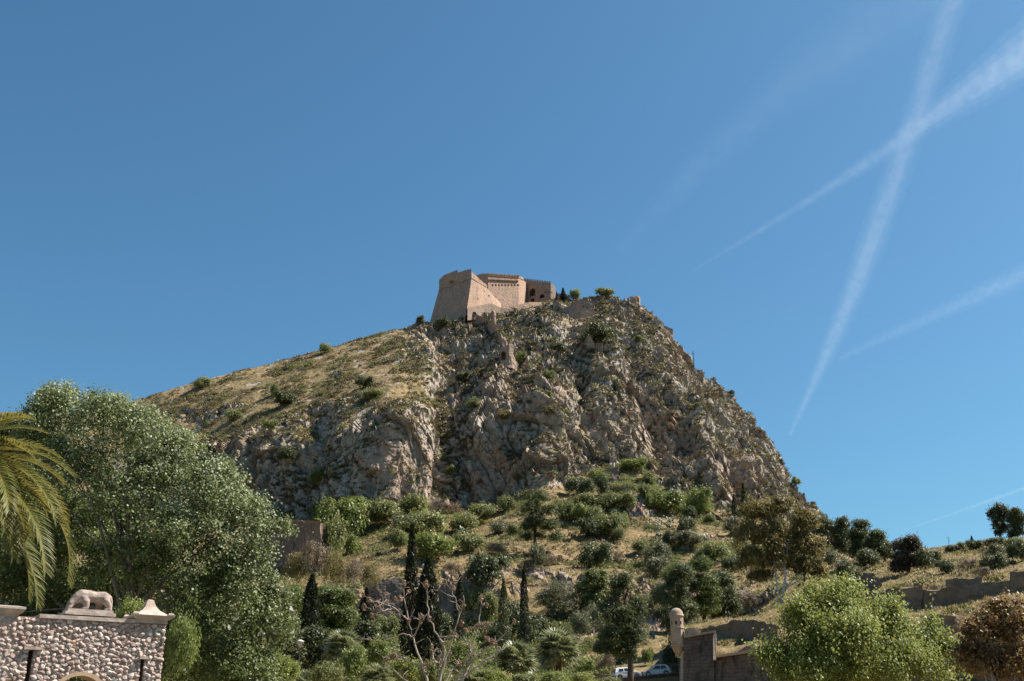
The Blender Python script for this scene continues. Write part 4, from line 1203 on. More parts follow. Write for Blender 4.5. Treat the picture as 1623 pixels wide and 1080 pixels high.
# ---- hillside scrub and dry grass that nobody could count: two masses
def tufts(rng, base, size, nq, tint, name, mat, kindname, spread=0.5, hgt=0.7, asp=0.5, up=False, seg=0.45):
    n = len(base)
    k = np.repeat(np.arange(n), nq)
    g = rng.normal(size=(len(k), 3))
    g /= np.linalg.norm(g, axis=1, keepdims=True)
    g *= rng.uniform(0.45, 1.0, (len(k), 1))
    g[:, 2] = np.abs(g[:, 2]) * hgt
    c = base[k] + g * (size[k][:, None] * np.array([spread, spread, spread]))
    al = g + np.array([0, 0, 0.6]) if not up else np.tile([0, 0, 1.0], (len(k), 1)) + 0.35 * g
    V, F = leaf_quads(rng, c, size[k] * seg * rng.uniform(0.6, 1.3, len(k)), asp, (0, 0, 0.35) if not up else (0, 0, 0), al)
    tt = np.clip(tint[k] + rng.normal(0, 0.09, len(k)), 0, 1)
    return tag(link(name, mesh_np(name, V, F, [mat], {'tint': np.repeat(tt, 4)})), kind='stuff')

rng = np.random.default_rng(11)
gp = hill.reshape(-1, 3)
area = np.linalg.norm(np.cross(np.gradient(hill, axis=1), np.gradient(hill, axis=0)), axis=-1).ravel()
vis = (gpx > 150) & (gpx < 1420) & (vp > 6.2) & (vp < 10.6)
patch = fbm(gp / np.array([14., 14., 14.]), 3, 301)
clumpn = perlin(gp / 4.0, 302)
ledge = smooth(0.25, 0.6, HN[:, 2])
dens = area * vis * np.where(vp < 8, 0.30, 1.0) * (0.26 + ledge) * (1 - 0.4 * rock) * smooth(-0.45, 0.35, patch + 0.7 * clumpn)
dens = np.where(vp > 9.05, dens * np.where(gpx < 700, 0.85, 2.4), dens)
pr = dens / dens.sum()
pick = rng.choice(len(gp), 66000, p=pr)
sz = 0.55 + 0.85 * rng.random(len(pick)) ** 2 + 0.7 * (patch[pick] > 0.12) * rng.random(len(pick)) ** 2
tn = 0.44 + 0.25 * rng.normal(size=len(pick)) - 0.5 * np.clip(patch[pick], -0.4, 0.5) + 0.1 * (gpx[pick] < 700) * (vp[pick] > 9)
tufts(rng, gp[pick], sz, 16, np.clip(tn, 0, 1), 'scrub', G_SCRUB, 'scrub', 0.62, 0.8, 0.55)
# dark evergreen shrubs scattered on ledges of the cliff, far too many and too small to tell apart
bankw = area * (gpx > 430) * (gpx < 1300) * (vp > 4.4) * (vp < 6.25) * 0.9 * smooth(-0.3, 0.2, fbm(gp / 9, 3, 331))
pk = rng.choice(len(gp), 4200, p=(lambda d: d / d.sum())(area * vis * (vp > 7.9) * ledge * (1 - 0.6 * rock) * (patch > 0.0) + 1.2 * bankw))
sz = 0.7 + 1.1 * rng.random(len(pk)) ** 2
tufts(rng, gp[pk] + [0, 0, 0.15], sz, 46, np.clip(rng.normal(0.36, 0.26, len(pk)), 0, 1), 'ledge_shrubbery', G_BUSH, 'scrub', 0.85, 0.95, 0.6, seg=0.30)
# dry grass on the terrace and the right-hand slope
w = area * (gpx > 420) & (gpx < 1330) if False else area * ((gpx > 420) & (gpx < 1330) & (vp > 5.3) & (vp < 7.9)) * (HN[:, 2] > 0.6) * smooth(-0.3, 0.3, fbm(gp / 9, 2, 311))
pk = rng.choice(len(gp), 16000, p=w / w.sum())
sgp = SGR.reshape(-1, 3)
sarea = np.linalg.norm(np.cross(np.gradient(SGR, axis=1), np.gradient(SGR, axis=0)), axis=-1).ravel()
sw_ = sarea * (np.tile(RX, SGR.shape[0]) < 1660) * (np.repeat(sv, SGR.shape[1]) > 1.1) * (np.repeat(sv, SGR.shape[1]) < 6.4) * smooth(-0.4, 0.2, fbm(sgp / 7, 2, 312))
pk2 = rng.choice(len(sgp), 15000, p=sw_ / sw_.sum())
bs = np.concatenate([gp[pk], sgp[pk2]])
sz = np.concatenate([rng.uniform(0.35, 0.8, len(pk)), rng.uniform(0.25, 0.62, len(pk2))])
tn = np.clip(0.5 + 0.5 * fbm(bs / 11, 2, 313) + rng.normal(0, 0.15, len(bs)), 0, 1)
tufts(rng, bs, sz, 9, tn, 'dry_grass', G_STRAW, 'grass', 0.7, 0.8, 0.16, True, 1.0)
gw = sw_ * smooth(0.0, 0.3, fbm(sgp / 5, 2, 314))
pk2 = rng.choice(len(sgp), 5000, p=gw / gw.sum())
tufts(rng, sgp[pk2], rng.uniform(0.25, 0.7, len(pk2)), 12, np.clip(rng.normal(0.5, 0.2, len(pk2)), 0, 1), 'green_grass', leafmat("slope_green_weeds", (0.07, 0.07, 0.02), (0.14, 0.135, 0.04), (0.23, 0.20, 0.07)), 'grass', 0.7, 0.7, 0.4, True, 0.7)
# low green undergrowth that joins the bushes into thickets
un = fbm(gp / 12, 3, 341)
w = area * ((gpx > 430) & (gpx < 1300) & (vp > 6.9) & (vp < 7.97)) * smooth(0.02, 0.22, un) * (0.4 + smooth(760, 900, gpx)) + 1.1 * area * ((gpx > 430) & (gpx < 1000) & (vp > 3.95) & (vp < 5.2)) * smooth(-0.35, 0.0, un + 0.25 * (gpx < 700))
pk = rng.choice(len(gp), 10500, p=w / w.sum())
low = vp[pk] < 6
sz = 0.6 + 1.0 * rng.random(len(pk)) ** 1.6 + 0.5 * low
tufts(rng, gp[pk], sz, 44, np.clip(rng.normal(0.42, 0.22, len(pk)) - 0.16 * low + 0.5 * (un[pk] - 0.2), 0, 1), 'undergrowth', G_BUSH, 'scrub', 0.9, 0.85, 0.6, seg=0.26)
# loose stones on the bank
w = area * ((gpx > 560) & (gpx < 1250) & (vp > 4.5) & (vp < 7.95)) * smooth(-0.05, 0.3, fbm(gp / 8, 3, 321))
pk = rng.choice(len(gp), 900, p=w / w.sum())
mb = MB()
ico = bmesh.new(); bmesh.ops.create_icosphere(ico, subdivisions=1, radius=1)
RV = np.array([v.co[:] for v in ico.verts]); RF = [tuple(v.index for v in f.verts) for f in ico.faces]; ico.free()
for i in pk:
    s_ = 0.12 + 0.5 * rng.random() ** 3
    mb.add(gp[i] + RV * rng.uniform(0.6, 1.3, 3) * s_ * (1 + 0.25 * rng.normal(size=(len(RV), 1))), RF, 0, rng.random())
t = NT("loose_rock"); M_ROCK = t.surf(t.ramp(t.attr('tint'), [(0, (0.20, 0.13, 0.10)), (0.5, (0.30, 0.22, 0.17)), (1, (0.42, 0.35, 0.29))]), 0.95)
tag(mb.build('loose_rocks', M_ROCK), kind='stuff')

# ---- bushes: a few kinds, each bush a thing of its own
def bush_proto(seed, mat, n=300, leaf=0.085, lob=5, stems=True, asp=0.6, shell=0.55, flat=0.8, nl=20, rc=0.17, along=None):
    r = np.random.default_rng(seed)
    L = [(0, 0, 0.42, 0.72, 0.72, 0.50)]
    for _ in range(lob):
        a = r.uniform(0, 6.28); q = r.uniform(0.25, 0.62)
        L.append((q * math.cos(a), q * math.sin(a), r.uniform(0.22, 0.68), r.uniform(0.28, 0.45), r.uniform(0.28, 0.45), r.uniform(0.24, 0.36)))
    me, _ = crown_mesh('bush', r, mat, L, n, nl, rc, leaf, asp, 0.2, shell, flat=flat, along=along, nsub=8, srel=(0.28, 0.45), mixp=0.5, stray=0.22)
    return me
BK = {'green': [bush_proto(s, G_BUSH) for s in (1, 2, 3)], 'bright': [bush_proto(s, G_BRIGHT) for s in (4, 5)], 'dark': [bush_proto(s, G_DARK) for s in (6, 7)],
      'olive': [bush_proto(s, G_OLIVE, leaf=0.08) for s in (8, 9)], 'dry': [bush_proto(s, G_DRY, n=200, leaf=0.09, asp=0.3) for s in (10, 11)], 'yellow': [bush_proto(s, G_YEL, n=160) for s in (12,)],
      'rust': [bush_proto(s, G_EUC) for s in (13,)]}
cnt = {}
def bush(px, py, hw, hh, kind, label, group=None, on=None, Y=None, name='bush', sink=0.12):
    """a bush whose outline is centred on (px, py) with half sizes hw, hh in photograph pixels"""
    base = (on or ground)(px, py + hh * 0.92) if Y is None else P(px, py + hh * 0.92, Y)
    m = mpp(px, py, base[1])
    k = cnt.get(kind, 0); cnt[kind] = k + 1
    o = link(name, BK[kind][k % len(BK[kind])])
    o.location = [float(base[0]), float(base[1]), float(base[2] - sink * hh * m)]
    o.rotation_euler = (0, 0, (k * 2.399) % 6.283)
    o.scale = (hw * m / 0.72, hw * m / 0.72, 2.2 * hh * m / 0.92)
    return tag(o, label, 'bush', group)

T = "shrubs across the grassy terrace"
for a in [
    (541, 834, 36, 31, 'bright', 'big round green bush growing against the brown-topped retaining wall'),
    (521, 866, 22, 40, 'green', 'tall green shrub hiding the right end of the retaining wall'),
    (553, 867, 16, 14, 'bright', 'small green bush in the sunny grass just below the big bush by the retaining wall'),
    (606, 816, 30, 19, 'green', 'wide green bush at the cliff foot right of the big wall bush'),
    (655, 804, 25, 15, 'green', 'hazy green bush touching the tall reddish cliff slab'),
    (640, 838, 20, 17, 'olive', 'grey-green bush left of the widest bush in the middle of the terrace'),
    (668, 834, 34, 20, 'green', 'widest rounded bush in the middle row of the terrace above the cypress tip'),
    (629, 859, 15, 16, 'green', 'small round bush immediately left of the tallest cypress tip'),
    (683, 873, 33, 20, 'bright', 'dome-shaped bright green bush right of the tallest cypress tip'),
    (716, 807, 15, 9, 'dry', 'low brownish bush beside the tan bare patch under the cliff'),
    (733, 832, 23, 15, 'green', 'mid green bush behind the prickly pear on the middle terrace'),
    (766, 812, 24, 11, 'green', 'flat green bush under the cave-like overhang of the cliff'),
    (800, 801, 14, 12, 'green', 'small bush on the upper terrace left of the lone pine'),
    (742, 862, 25, 14, 'green', 'grassy green bush just below the prickly pear clump'),
    (793, 838, 17, 10, 'olive', 'pale low bush in the grass left of the lone pine'),
    (815, 842, 14, 9, 'green', 'small green bush tucked against the left side of the lone pine'),
    (771, 907, 29, 25, 'dark', 'large dark bush on the terrace rim right of the person in green'),
    (787, 873, 19, 10, 'dry', 'leafless brown bush in the shadow left of the pine trunk'),
    (716, 903, 15, 8, 'dry', 'low brown bush on the terrace rim left of the person in green'),
    (851, 884, 14, 17, 'olive', 'grey-green bush in front of the lone pine trunk'),
    (832, 898, 13, 9, 'dry', 'low dry bush on the terrace rim below the lone pine'),
    (910, 773, 14, 13, 'dark', 'dark bush with a yellow top at the foot of the cliff'),
    (932, 774, 12, 12, 'dark', 'dark green bush between the two yellow-topped bushes'),
    (957, 774, 10, 16, 'dark', 'narrow dark bush with a golden cap below the landing wall'),
    (951, 757, 14, 8, 'bright', 'small light bush directly under the landing wall'),
    (1001, 740, 18, 9, 'bright', 'green bush beside the landing where people stand in white'),
    (1026, 763, 13, 11, 'green', 'round bush on the rock above the stone shelter'),
    (1024, 782, 17, 11, 'green', 'olive-green bush on the broken ground left of the stone shelter'),
    (1030, 796, 7, 12, 'bright', 'upright bush beside the hikers in pink'),
    (928, 798, 19, 11, 'green', 'bush at the upper left of the dense thicket'),
    (967, 799, 21, 13, 'green', 'bush at the upper middle of the dense thicket'),
    (993, 797, 17, 10, 'green', 'bush at the upper right of the dense thicket above the hiker in blue'),
    (896, 813, 16, 14, 'green', 'bush between the lone pine and the dense thicket'),
    (921, 819, 18, 13, 'bright', 'lighter bush on the left flank of the dense thicket'),
    (944, 819, 15, 14, 'green', 'bush in the heart of the dense thicket'),
    (985, 830, 11, 13, 'bright', 'brightest round bush at the right end of the dense thicket'),
    (935, 839, 16, 16, 'dark', 'darker bush at the lower left edge of the dense thicket'),
    (962, 838, 22, 18, 'green', 'broad bush at the lower edge of the dense thicket'),
    (981, 848, 11, 9, 'green', 'small bush at the lower right corner of the dense thicket'),
    (945, 885, 22, 20, 'dark', 'big dark round bush on the terrace rim below the thicket'),
    (979, 884, 8, 9, 'dry', 'small grey twiggy bush right of the big dark rim bush'),
    (1017, 868, 13, 10, 'green', 'small bush on the path bank left of the tall prickly pear'),
    (1042, 881, 18, 16, 'olive', 'grey-green bush with a bare leaning stem below the tall prickly pear'),
    (1061, 801, 23, 17, 'bright', 'large bright bush below the stone shelter'),
    (1102, 799, 25, 19, 'bright', 'largest leafy bush right of the stone shelter'),
    (1093, 814, 11, 10, 'dark', 'small dark bush wedged between the two bushes below the shelter'),
    (1088, 837, 15, 15, 'dark', 'round dark bush at the top of the open grass patch'),
    (1060, 858, 11, 13, 'dark', 'shadowy bush just right of the tall prickly pear'),
    (1088, 863, 23, 11, 'olive', 'long pale scrubby bush under the open grass patch'),
    (1132, 879, 23, 15, 'green', 'wide bush between the open grass and the tall rusty eucalyptus'),
    (1038, 902, 22, 14, 'olive', 'brownish green bush above the rocky red gully'),
    (1160, 898, 14, 12, 'dark', 'dark bush under the left edge of the eucalyptus crown'),
    (1110, 885, 10, 12, 'green', 'thin upright bush left of the wide bush by the eucalyptus'),
    (1159, 835, 13, 12, 'olive', 'grey bush beside the lower end of the boundary wall'),
    (1125, 824, 9, 7, 'green', 'tiny bush in the grass right of the round dark bush'),
    (1070, 915, 22, 15, 'green', 'bush on the bank above the leftmost of the big pine clump'),
    (870, 890, 13, 8, 'dry', 'dry tuft-like bush on the rim right of the lone pine'),
    (572, 800, 18, 8, 'bright', 'low bright bush on top of the retaining wall near the cliff'),
    (513, 815, 20, 8, 'bright', 'low yellowish bush on the coping of the retaining wall'),
]:
    bush(*a, group=T)
bush(764, 829.5, 6, 3.2, 'yellow', 'small bright yellow flowering bush in the middle of the terrace', T)
bush(911, 761.5, 9, 3.4, 'yellow', 'golden flowers capping the left dark bush at the cliff foot', T)
bush(961, 761, 8, 3.4, 'yellow', 'golden flowers capping the narrow dark bush below the landing', T)
C_ = "bushes on the hill crest and cliff"
for a in [
    (667, 509, 7, 7, 'dark', 'round dark bush on the skyline just left of the fortress'),
    (703, 513, 13, 7, 'dark', 'dark scrub bush at the foot of the left fortress bastion'),
    (320, 608, 12, 9, 'green', 'dark green bush on the left skyline nearest the poplar'),
    (433, 619, 7, 9, 'green', 'small upright bush alone in the straw on the left slope'),
    (452, 634, 18, 11, 'dark', 'dark bush above the rock band on the left slope'),
    (577, 607, 13, 9, 'dark', 'dark round bush in the middle of the straw slope'),
    (592, 627, 18, 8, 'green', 'low bush just below the dark round bush of the straw slope'),
    (515, 553, 10, 8, 'green', 'green bush on the left skyline halfway to the fortress'),
    (366, 661, 14, 9, 'green', 'bush at the left end of the straw slope above the poplar crown'),
    (430, 676, 10, 7, 'bright', 'bright bush among the rocks over the left cliff'),
    (492, 757, 16, 12, 'bright', 'bright bush in the gully at the left end of the cliff'),
    (450, 725, 18, 14, 'dark', 'dark bush in the shaded gully of the left cliff'),
    (704, 747, 8, 6, 'bright', 'small bright bush in the cleft right of the reddish slab'),
    (946, 543, 26, 14, 'dark', 'large dark bush draped over the upper cliff below the ruined house'),
    (912, 468, 8, 7, 'bright', 'light green round bush by the summit wall'),
    (959, 465, 14, 7, 'green', 'domed olive bush on the highest point right of the hut'),
    (872, 597, 8, 7, 'bright', 'fresh green bush on the middle of the upper cliff'),
    (823, 573, 9, 11, 'bright', 'bright green bush right of the ruined gatehouse'),
    (867, 627, 7, 5, 'bright', 'small light bush low on the middle of the cliff'),
    (1147, 612, 5, 4, 'dark', 'small dark bush on the right skyline edge of the cliff'),
    (1242, 757, 7, 6, 'bright', 'yellow-green bush on the lower right shoulder of the hill'),
    (885, 560, 12, 7, 'dark', 'dark bush on a ledge left of the large draped bush'),
    (1010, 540, 8, 5, 'green', 'bush on a ledge right of the large draped bush'),
    (760, 640, 13, 8, 'green', 'bush on the broken middle slope below the gatehouse'),
    (735, 600, 12, 8, 'dark', 'dark bush on the slope left of the gatehouse'),
    (800, 660, 12, 6, 'rust', 'rusty flowered bush at the edge of the middle cliff'),
    (860, 652, 13, 7, 'rust', 'orange-brown bush on the brow over the cave-like overhang'),
    (700, 700, 10, 6, 'dark', 'dark bush in the cleft at the right of the slab top'),
]:
    bush(*a, group=C_)
S_ = "bushes on the right slope"
for a in [
    (1378, 889, 18, 14, 'dark', 'dark round bush above the rubble mound on the right slope'),
    (1346, 912, 17, 20, 'olive', 'tall grey-green bush left of the rubble mound'),
    (1471, 889, 20, 15, 'dark', 'near black bush attached to the brown tree on the right slope'),
    (1500, 901, 13, 11, 'dark', 'shaggy dark bush alone in the grass above the terrace wall'),
    (1535, 895, 14, 9, 'dry', 'pale dry bush in the grass between two dark bushes'),
    (1578, 894, 19, 12, 'dark', 'wide dark bush above the right end of the terrace wall'),
    (1580, 876, 17, 10, 'olive', 'grey bush behind the wide dark bush'),
    (1614, 877, 17, 17, 'dark', 'big dark bush at the right edge under the skyline trees'),
    (1546, 865, 14, 7, 'dark', 'dark bush on the right skyline below the tiny conifer'),
    (1507, 872, 9, 6, 'dark', 'small dark bush on the skyline by the bare sapling'),
    (1578, 861, 15, 7, 'dark', 'dark bush on the skyline at the foot of the two-stemmed tree'),
    (1524, 867, 8, 5, 'green', 'little bush between the two skyline bushes'),
    (1318, 886, 14, 14, 'olive', 'grey bush at the foot of the dark tree row'),
    (1400, 878, 13, 8, 'green', 'low bush under the last tree of the dark row'),
    (1610, 862, 14, 8, 'green', 'green bush at the skyline near the right edge'),
    (1560, 908, 12, 6, 'dry', 'straw-coloured bush on the upper grass by the raised wall block'),
]:
    bush(*a, group=S_, on=sground)

# ---- trees
def rel(b, L): return [tuple(np.array(l[:3]) - b) + tuple(l[3:]) for l in L]
def tree(name, label, cat, base, lobes, mat, bark, r0, nclump, nleaf, rc, leaf, seed=0, trunk_top=None, group=None, nl=None, sub=2, bend=0.25, **kw):
    rng = np.random.default_rng(seed + 500)
    b = np.asarray(base, float)
    th = thing(name, label, cat, b, 0, group)
    L = np.array(rel(b, lobes), float)
    top = np.array(trunk_top) - b if trunk_top is not None else np.array([L[:, 0].mean() * 0.6, L[:, 1].mean() * 0.6, L[:, 2].mean()])
    mb = MB()
    ends = [l[:3] + rng.normal(0, 0.25, 3) * l[3:] for l in L for _ in range(nl or 1)]
    limbs(rng, mb, (0, 0, -0.4), top, r0, r0 * 0.4, ends, bend, 8, sub)
    mb.build('trunk', bark, th, True)
    me, _ = crown_mesh('crown', rng, mat, L, nclump, nleaf, rc, leaf, **kw)
    link('crown', me, th)
    return th
def lob(px, py, rx, ry, Y, dy=None):
    m = mpp(px, py, Y)
    c = P(px, py, Y)
    return (*c, rx * m, (dy or rx * m), ry * m)

def conifer(name, label, cat, px, pt, pb, hw, mat, on=ground, Y=None, seed=0, kind='column', group=None, dens=1.0):
    """a spire: px of the axis, py of tip and foot, half width in pixels"""
    base = on(px, pb) if Y is None else P(px, pb, Y)
    rng = np.random.default_rng(900 + seed)
    m = mpp(px, (pt + pb) / 2, base[1]); H = (pb - pt) * m; Rr = hw * m * (1.3 if kind == 'column' else 1.0)
    th = thing(name, label, cat, base, 0, group)
    MB().tube([(0, 0, -0.5), (0, 0, H * 0.5), (0, 0, H * 0.96)], [max(0.05, Rr * 0.14), Rr * 0.09, 0.02], 6).build('trunk', B_BROWN, th, True)
    n = int(4200 * dens)
    tz = rng.random(n) ** 0.85
    if kind == 'column':
        prof = np.interp(tz, [0, 0.06, 0.3, 0.6, 0.85, 1], [0.55, 0.85, 1.0, 0.78, 0.42, 0.06])
    else:
        prof = np.interp(tz, [0, 0.1, 0.14, 1], [0.0, 0.2, 1.0, 0.04]) * (0.72 + 0.28 * np.sin(tz * 46 + rng.random() * 6))
    an = rng.uniform(0, 6.283, n)
    lump = 0.80 + 0.30 * perlin(np.stack([np.cos(an) * 1.3, np.sin(an) * 1.3, tz * H / max(Rr, 0.3) * 1.3], -1), seed)
    rr = prof * lump * Rr * (0.60 + 0.42 * rng.random(n))
    c = np.stack([rr * np.cos(an), rr * np.sin(an), tz * H], -1)
    out = np.stack([np.cos(an), np.sin(an), np.full(n, 1.6 if kind == 'column' else 0.15)], -1)
    V, F = leaf_quads(rng, c, rng.uniform(0.6, 1.4, n) * max(0.24 * Rr, 0.026 * H), 0.34, (0, 0, 0.2), out)
    ti = np.clip(0.45 + 0.6 * (lump - 0.8) + rng.normal(0, 0.15, n), 0, 1)
    link('crown', mesh_np('crown', V, F, [mat], {'tint': np.repeat(ti, 4)}), th)
    return th

CY = "dark cypress spires on the bank"
conifer('cypress', 'tallest thin cypress with a bent tip rising over the terrace rim', 'cypress', 645, 838, 1110, 15, G_CYP, Y=112, seed=1, group=CY)
conifer('cypress', 'broad dark cypress right beside the tallest cypress', 'cypress', 673, 893, 1115, 27, G_CYP, Y=110, seed=2, group=CY, dens=1.7)
conifer('cypress', 'narrow cypress behind the bare branches right of the broad cypress', 'cypress', 727, 915, 1040, 11, G_CYP, Y=160, seed=3, group=CY)
conifer('cypress', 'cypress spire rising from the light green pines at the left', 'cypress', 486, 915, 1065, 20, G_CYP, Y=118, seed=4, group=CY)
conifer('cypress', 'small dark cypress at the right edge of the light green pines', 'cypress', 577, 935, 1030, 14, G_CYP, Y=125, seed=5, group=CY)
conifer('cypress', 'slender green cypress behind the left fan palm', 'cypress', 798, 922, 1045, 11, G_DARK, Y=150, seed=6, group=CY)
conifer('cypress', 'thinnest dark cypress left of the grey olive tree', 'cypress', 831, 900, 1020, 8, G_CYP, Y=175, seed=7, group=CY)
conifer('conifer', 'dark conifer on the skyline beside the fortress', 'conifer', 892, 447.5, 470, 9, G_CYP, seed=8, kind='cone')
conifer('conifer', 'small dark conifer half hidden at the right corner of the fortress', 'conifer', 883, 456, 470, 4, G_CYP, seed=9, kind='cone', dens=.6)
conifer('cypress', 'little dark spire at the cliff foot left of the small cedar', 'cypress', 1165, 783, 822, 5, G_CYP, seed=10)
conifer('conifer', 'small dark cedar against the reddish cliff behind the eucalyptus', 'conifer', 1181, 767, 822, 15, G_DARK, seed=11, kind='cone')
conifer('cypress', 'short dark spire at the cliff foot right of the small cedar', 'cypress', 1208, 785, 822, 6, G_CYP, seed=12)
conifer('conifer', 'tiny conifer alone on the right skyline', 'conifer', 1541, 850, 864, 6, G_CYP, on=sground, seed=13, kind='cone', dens=.6)

# lone pine on the terrace
b = ground(850, 880)
Yp = b[1]
tree('pine', 'lone dark pine with a bare trunk standing on the grassy terrace', 'tree', b,
     [lob(*a, Yp) for a in ((857, 790, 15, 14), (843, 806, 18, 13), (868, 812, 18, 13), (851, 826, 22, 14), (836, 836, 14, 10), (872, 836, 18, 12), (880, 852, 12, 9), (833, 853, 13, 9), (855, 850, 12, 9))],
     G_PINE, B_BROWN, 0.42, 700, 40, 0.62, 0.42, 1, P(854, 790, Yp), aspect=0.22, along='out', tv=0.26, shell=0.5)
# big pine whose trunk crosses the parked car
b = P(996, 1090, 140)
tree('pine', 'tall dark pine whose slim trunk stands in front of the left parked car', 'tree', b,
     [lob(*a, 141) for a in ((978, 940, 14, 26), (990, 925, 12, 22), (967, 975, 24, 26), (990, 985, 26, 30), (1010, 965, 14, 22), (975, 1015, 30, 22), (1005, 1012, 22, 20), (960, 1030, 18, 12), (990, 1035, 22, 12))],
     G_PINE, B_BROWN, 0.40, 1000, 40, 0.55, 0.36, 2, P(985, 930, 141), aspect=0.22, along='out', tv=0.24, shell=0.55)
for k, (lb_, bpx, lobs, n_) in enumerate([
    ('leftmost feathery pine of the clump behind the watch turret', 1082, ((1080, 915, 22, 24), (1068, 945, 22, 26), (1082, 975, 24, 28), (1072, 1005, 18, 18)), 330),
    ('middle pale-tipped pine of the clump behind the watch turret', 1118, ((1112, 900, 20, 18), (1105, 930, 22, 24), (1125, 935, 20, 24), (1115, 965, 26, 24)), 360),
    ('right drooping pine of the clump behind the bastion grass', 1150, ((1146, 925, 18, 18), (1150, 950, 22, 20), (1162, 965, 14, 14), (1140, 970, 20, 16)), 260)]):
    Yq = 178 + 3 * k
    b = P(bpx, 1005, Yq)
    tree('pine', lb_, 'tree', b, [lob(*a, Yq) for a in lobs], G_PINE if k == 0 else G_LPINE if k == 1 else G_PINE, B_BROWN, 0.35, n_ * 2, 36, 0.65, 0.42, 10 + k, aspect=0.22, along='out', tv=0.26, shell=0.55, group='pines behind the bastion')
# light green pines at the left
for k, (lb_, bpx, lobs) in enumerate([
    ('light green bushy pine left of the cypress spire beside the poplar', 470, ((462, 945, 18, 16), (470, 965, 26, 22), (462, 995, 24, 24), (480, 1015, 22, 20))),
    ('broad light green pine right of the cypress spire', 530, ((520, 948, 30, 16), (545, 952, 20, 16), (525, 975, 34, 22), (545, 985, 24, 24), (515, 1005, 28, 22), (550, 1015, 22, 18)))]):
    Yq = 121 + 2 * k
    tree('pine', lb_, 'tree', P(bpx, 1050, Yq), [lob(*a, Yq) for a in lobs], G_LPINE, B_BROWN, 0.3, 600 + 320 * k, 36, 0.55, 0.33, 20 + k, aspect=0.24, along='out', tv=0.24, shell=0.6, group='light green pines')
for k, (lb_, bpx, lobs) in enumerate([
    ('dark evergreen tree in the shade behind the street lamp', 455, ((450, 1000, 22, 30), (462, 1035, 22, 26), (445, 1050, 18, 24))),
    ('dark evergreen tree in the shade behind the pale fan palm', 515, ((500, 1020, 26, 24), (530, 1030, 24, 22), (512, 1050, 26, 20))),
    ('dark evergreen tree between the light pines and the bare branches', 588, ((580, 1010, 18, 22), (600, 1030, 24, 22), (585, 1050, 22, 20)))]):
    Yq = 112 + 2 * k
    tree('evergreen', lb_, 'tree', P(bpx, 1085, Yq), [lob(*a, Yq) for a in lobs], G_DARK, B_BROWN, 0.25, 520, 34, 0.6, 0.30, 80 + k, aspect=0.55, group='dark evergreens in the park')
# brownish spindly thicket under the retaining wall
BK['twig'] = [bush_proto(30, G_EUC, n=200, leaf=0.10, asp=0.25), bush_proto(31, G_DRY, n=200, leaf=0.10, asp=0.22)]
for k, a in enumerate([(470, 905, 20, 25, 'leftmost spindly brown shrub below the retaining wall'), (500, 893, 22, 28, 'spindly shrub at the middle foot of the retaining wall'), (528, 905, 20, 26, 'spindly brown shrub right of the retaining wall'), (556, 912, 18, 22, 'yellowish spindly shrub at the left end of the terrace rim'), (585, 915, 14, 18, 'spindly shrub beside the pale stone block')]):
    bush(*a[:4], 'twig', a[4], 'spindly shrubs below the retaining wall', Y=205 - 2 * k)
# olive, fig and round grey shrub on the bank
b = ground(876, 985)
tree('olive_tree', 'grey leaved olive tree on the rocky bank above the fan palms', 'tree', b, [lob(*a, b[1]) for a in ((880, 940, 26, 20), (862, 955, 20, 18), (895, 960, 22, 20), (880, 972, 22, 14))], G_OLIVE, B_GREY, 0.3, 550, 30, 0.6, 0.30, 30, aspect=0.3)
b = ground(938, 975)
tree('fig_tree', 'leafy glossy green fig tree left of the tall dark pine', 'tree', b, [lob(*a, b[1]) for a in ((945, 920, 22, 18), (928, 938, 20, 18), (950, 945, 20, 20), (935, 960, 22, 14))], G_BUSH, B_GREY, 0.3, 500, 28, 0.65, 0.38, 31, aspect=0.7)
bush(921, 992, 17, 17, 'olive', 'rounded grey bush on the bank left of the tall pine trunk', 'shrubs on the rocky bank', Y=168)
bush(938, 985, 17, 20, 'olive', 'taller rounded grey bush right behind the other grey bush on the bank', 'shrubs on the rocky bank', Y=172)
for a in [(815, 985, 22, 24, 'dark', 'dark shrub behind the slender green cypress'), (775, 965, 18, 20, 'green', 'green shrub on the bank under the large dark rim bush'), (752, 960, 15, 18, 'green', 'rounded shrub on the bank below the person in green'), (842, 1005, 24, 22, 'dark', 'dark shrub in the shade under the olive tree'),
          (905, 1020, 20, 16, 'dry', 'dry brown shrub on the bank behind the right fan palm'), (1060, 985, 16, 22, 'dark', 'dark shrub on the bank left of the watch turret'), (1050, 950, 18, 22, 'olive', 'grey shrub clinging to the red gully'), (1025, 1045, 9, 12, 'bright', 'small bright bush behind the gap between the two parked cars'),
          (1064, 1045, 11, 16, 'dark', 'dark bush directly left of the turret corbel'), (1030, 960, 15, 14, 'green', 'green shrub beside the red gully right of the tall pine'), (1015, 1010, 14, 16, 'dry', 'dry shrub low on the red gully'), (1190, 955, 14, 14, 'dry', 'dry shrub on the red scar under the eucalyptus'),
          (790, 1010, 20, 20, 'dark', 'dark shrub behind the left fan palm'), (765, 1000, 18, 10, 'dry', 'dry grassy shrub on the low ledge behind the bare branches'), (610, 1000, 20, 18, 'green', 'green shrub below the pale stone block'), (700, 1000, 20, 22, 'dark', 'dark shrub behind the bare tree fork')]:
    bush(*a, group='shrubs on the rocky bank')
for a in [(1070, 1062, 9, 8, 'dry', 'dry weedy bush at the road edge right of the cars'), (960, 1052, 18, 12, 'dry', 'dry weedy bush at the road edge behind the left car'), (930, 1058, 16, 12, 'bright', 'green bush at the road edge beside the right fan palm')]:
    bush(*a, group='shrubs on the rocky bank', Y=160)

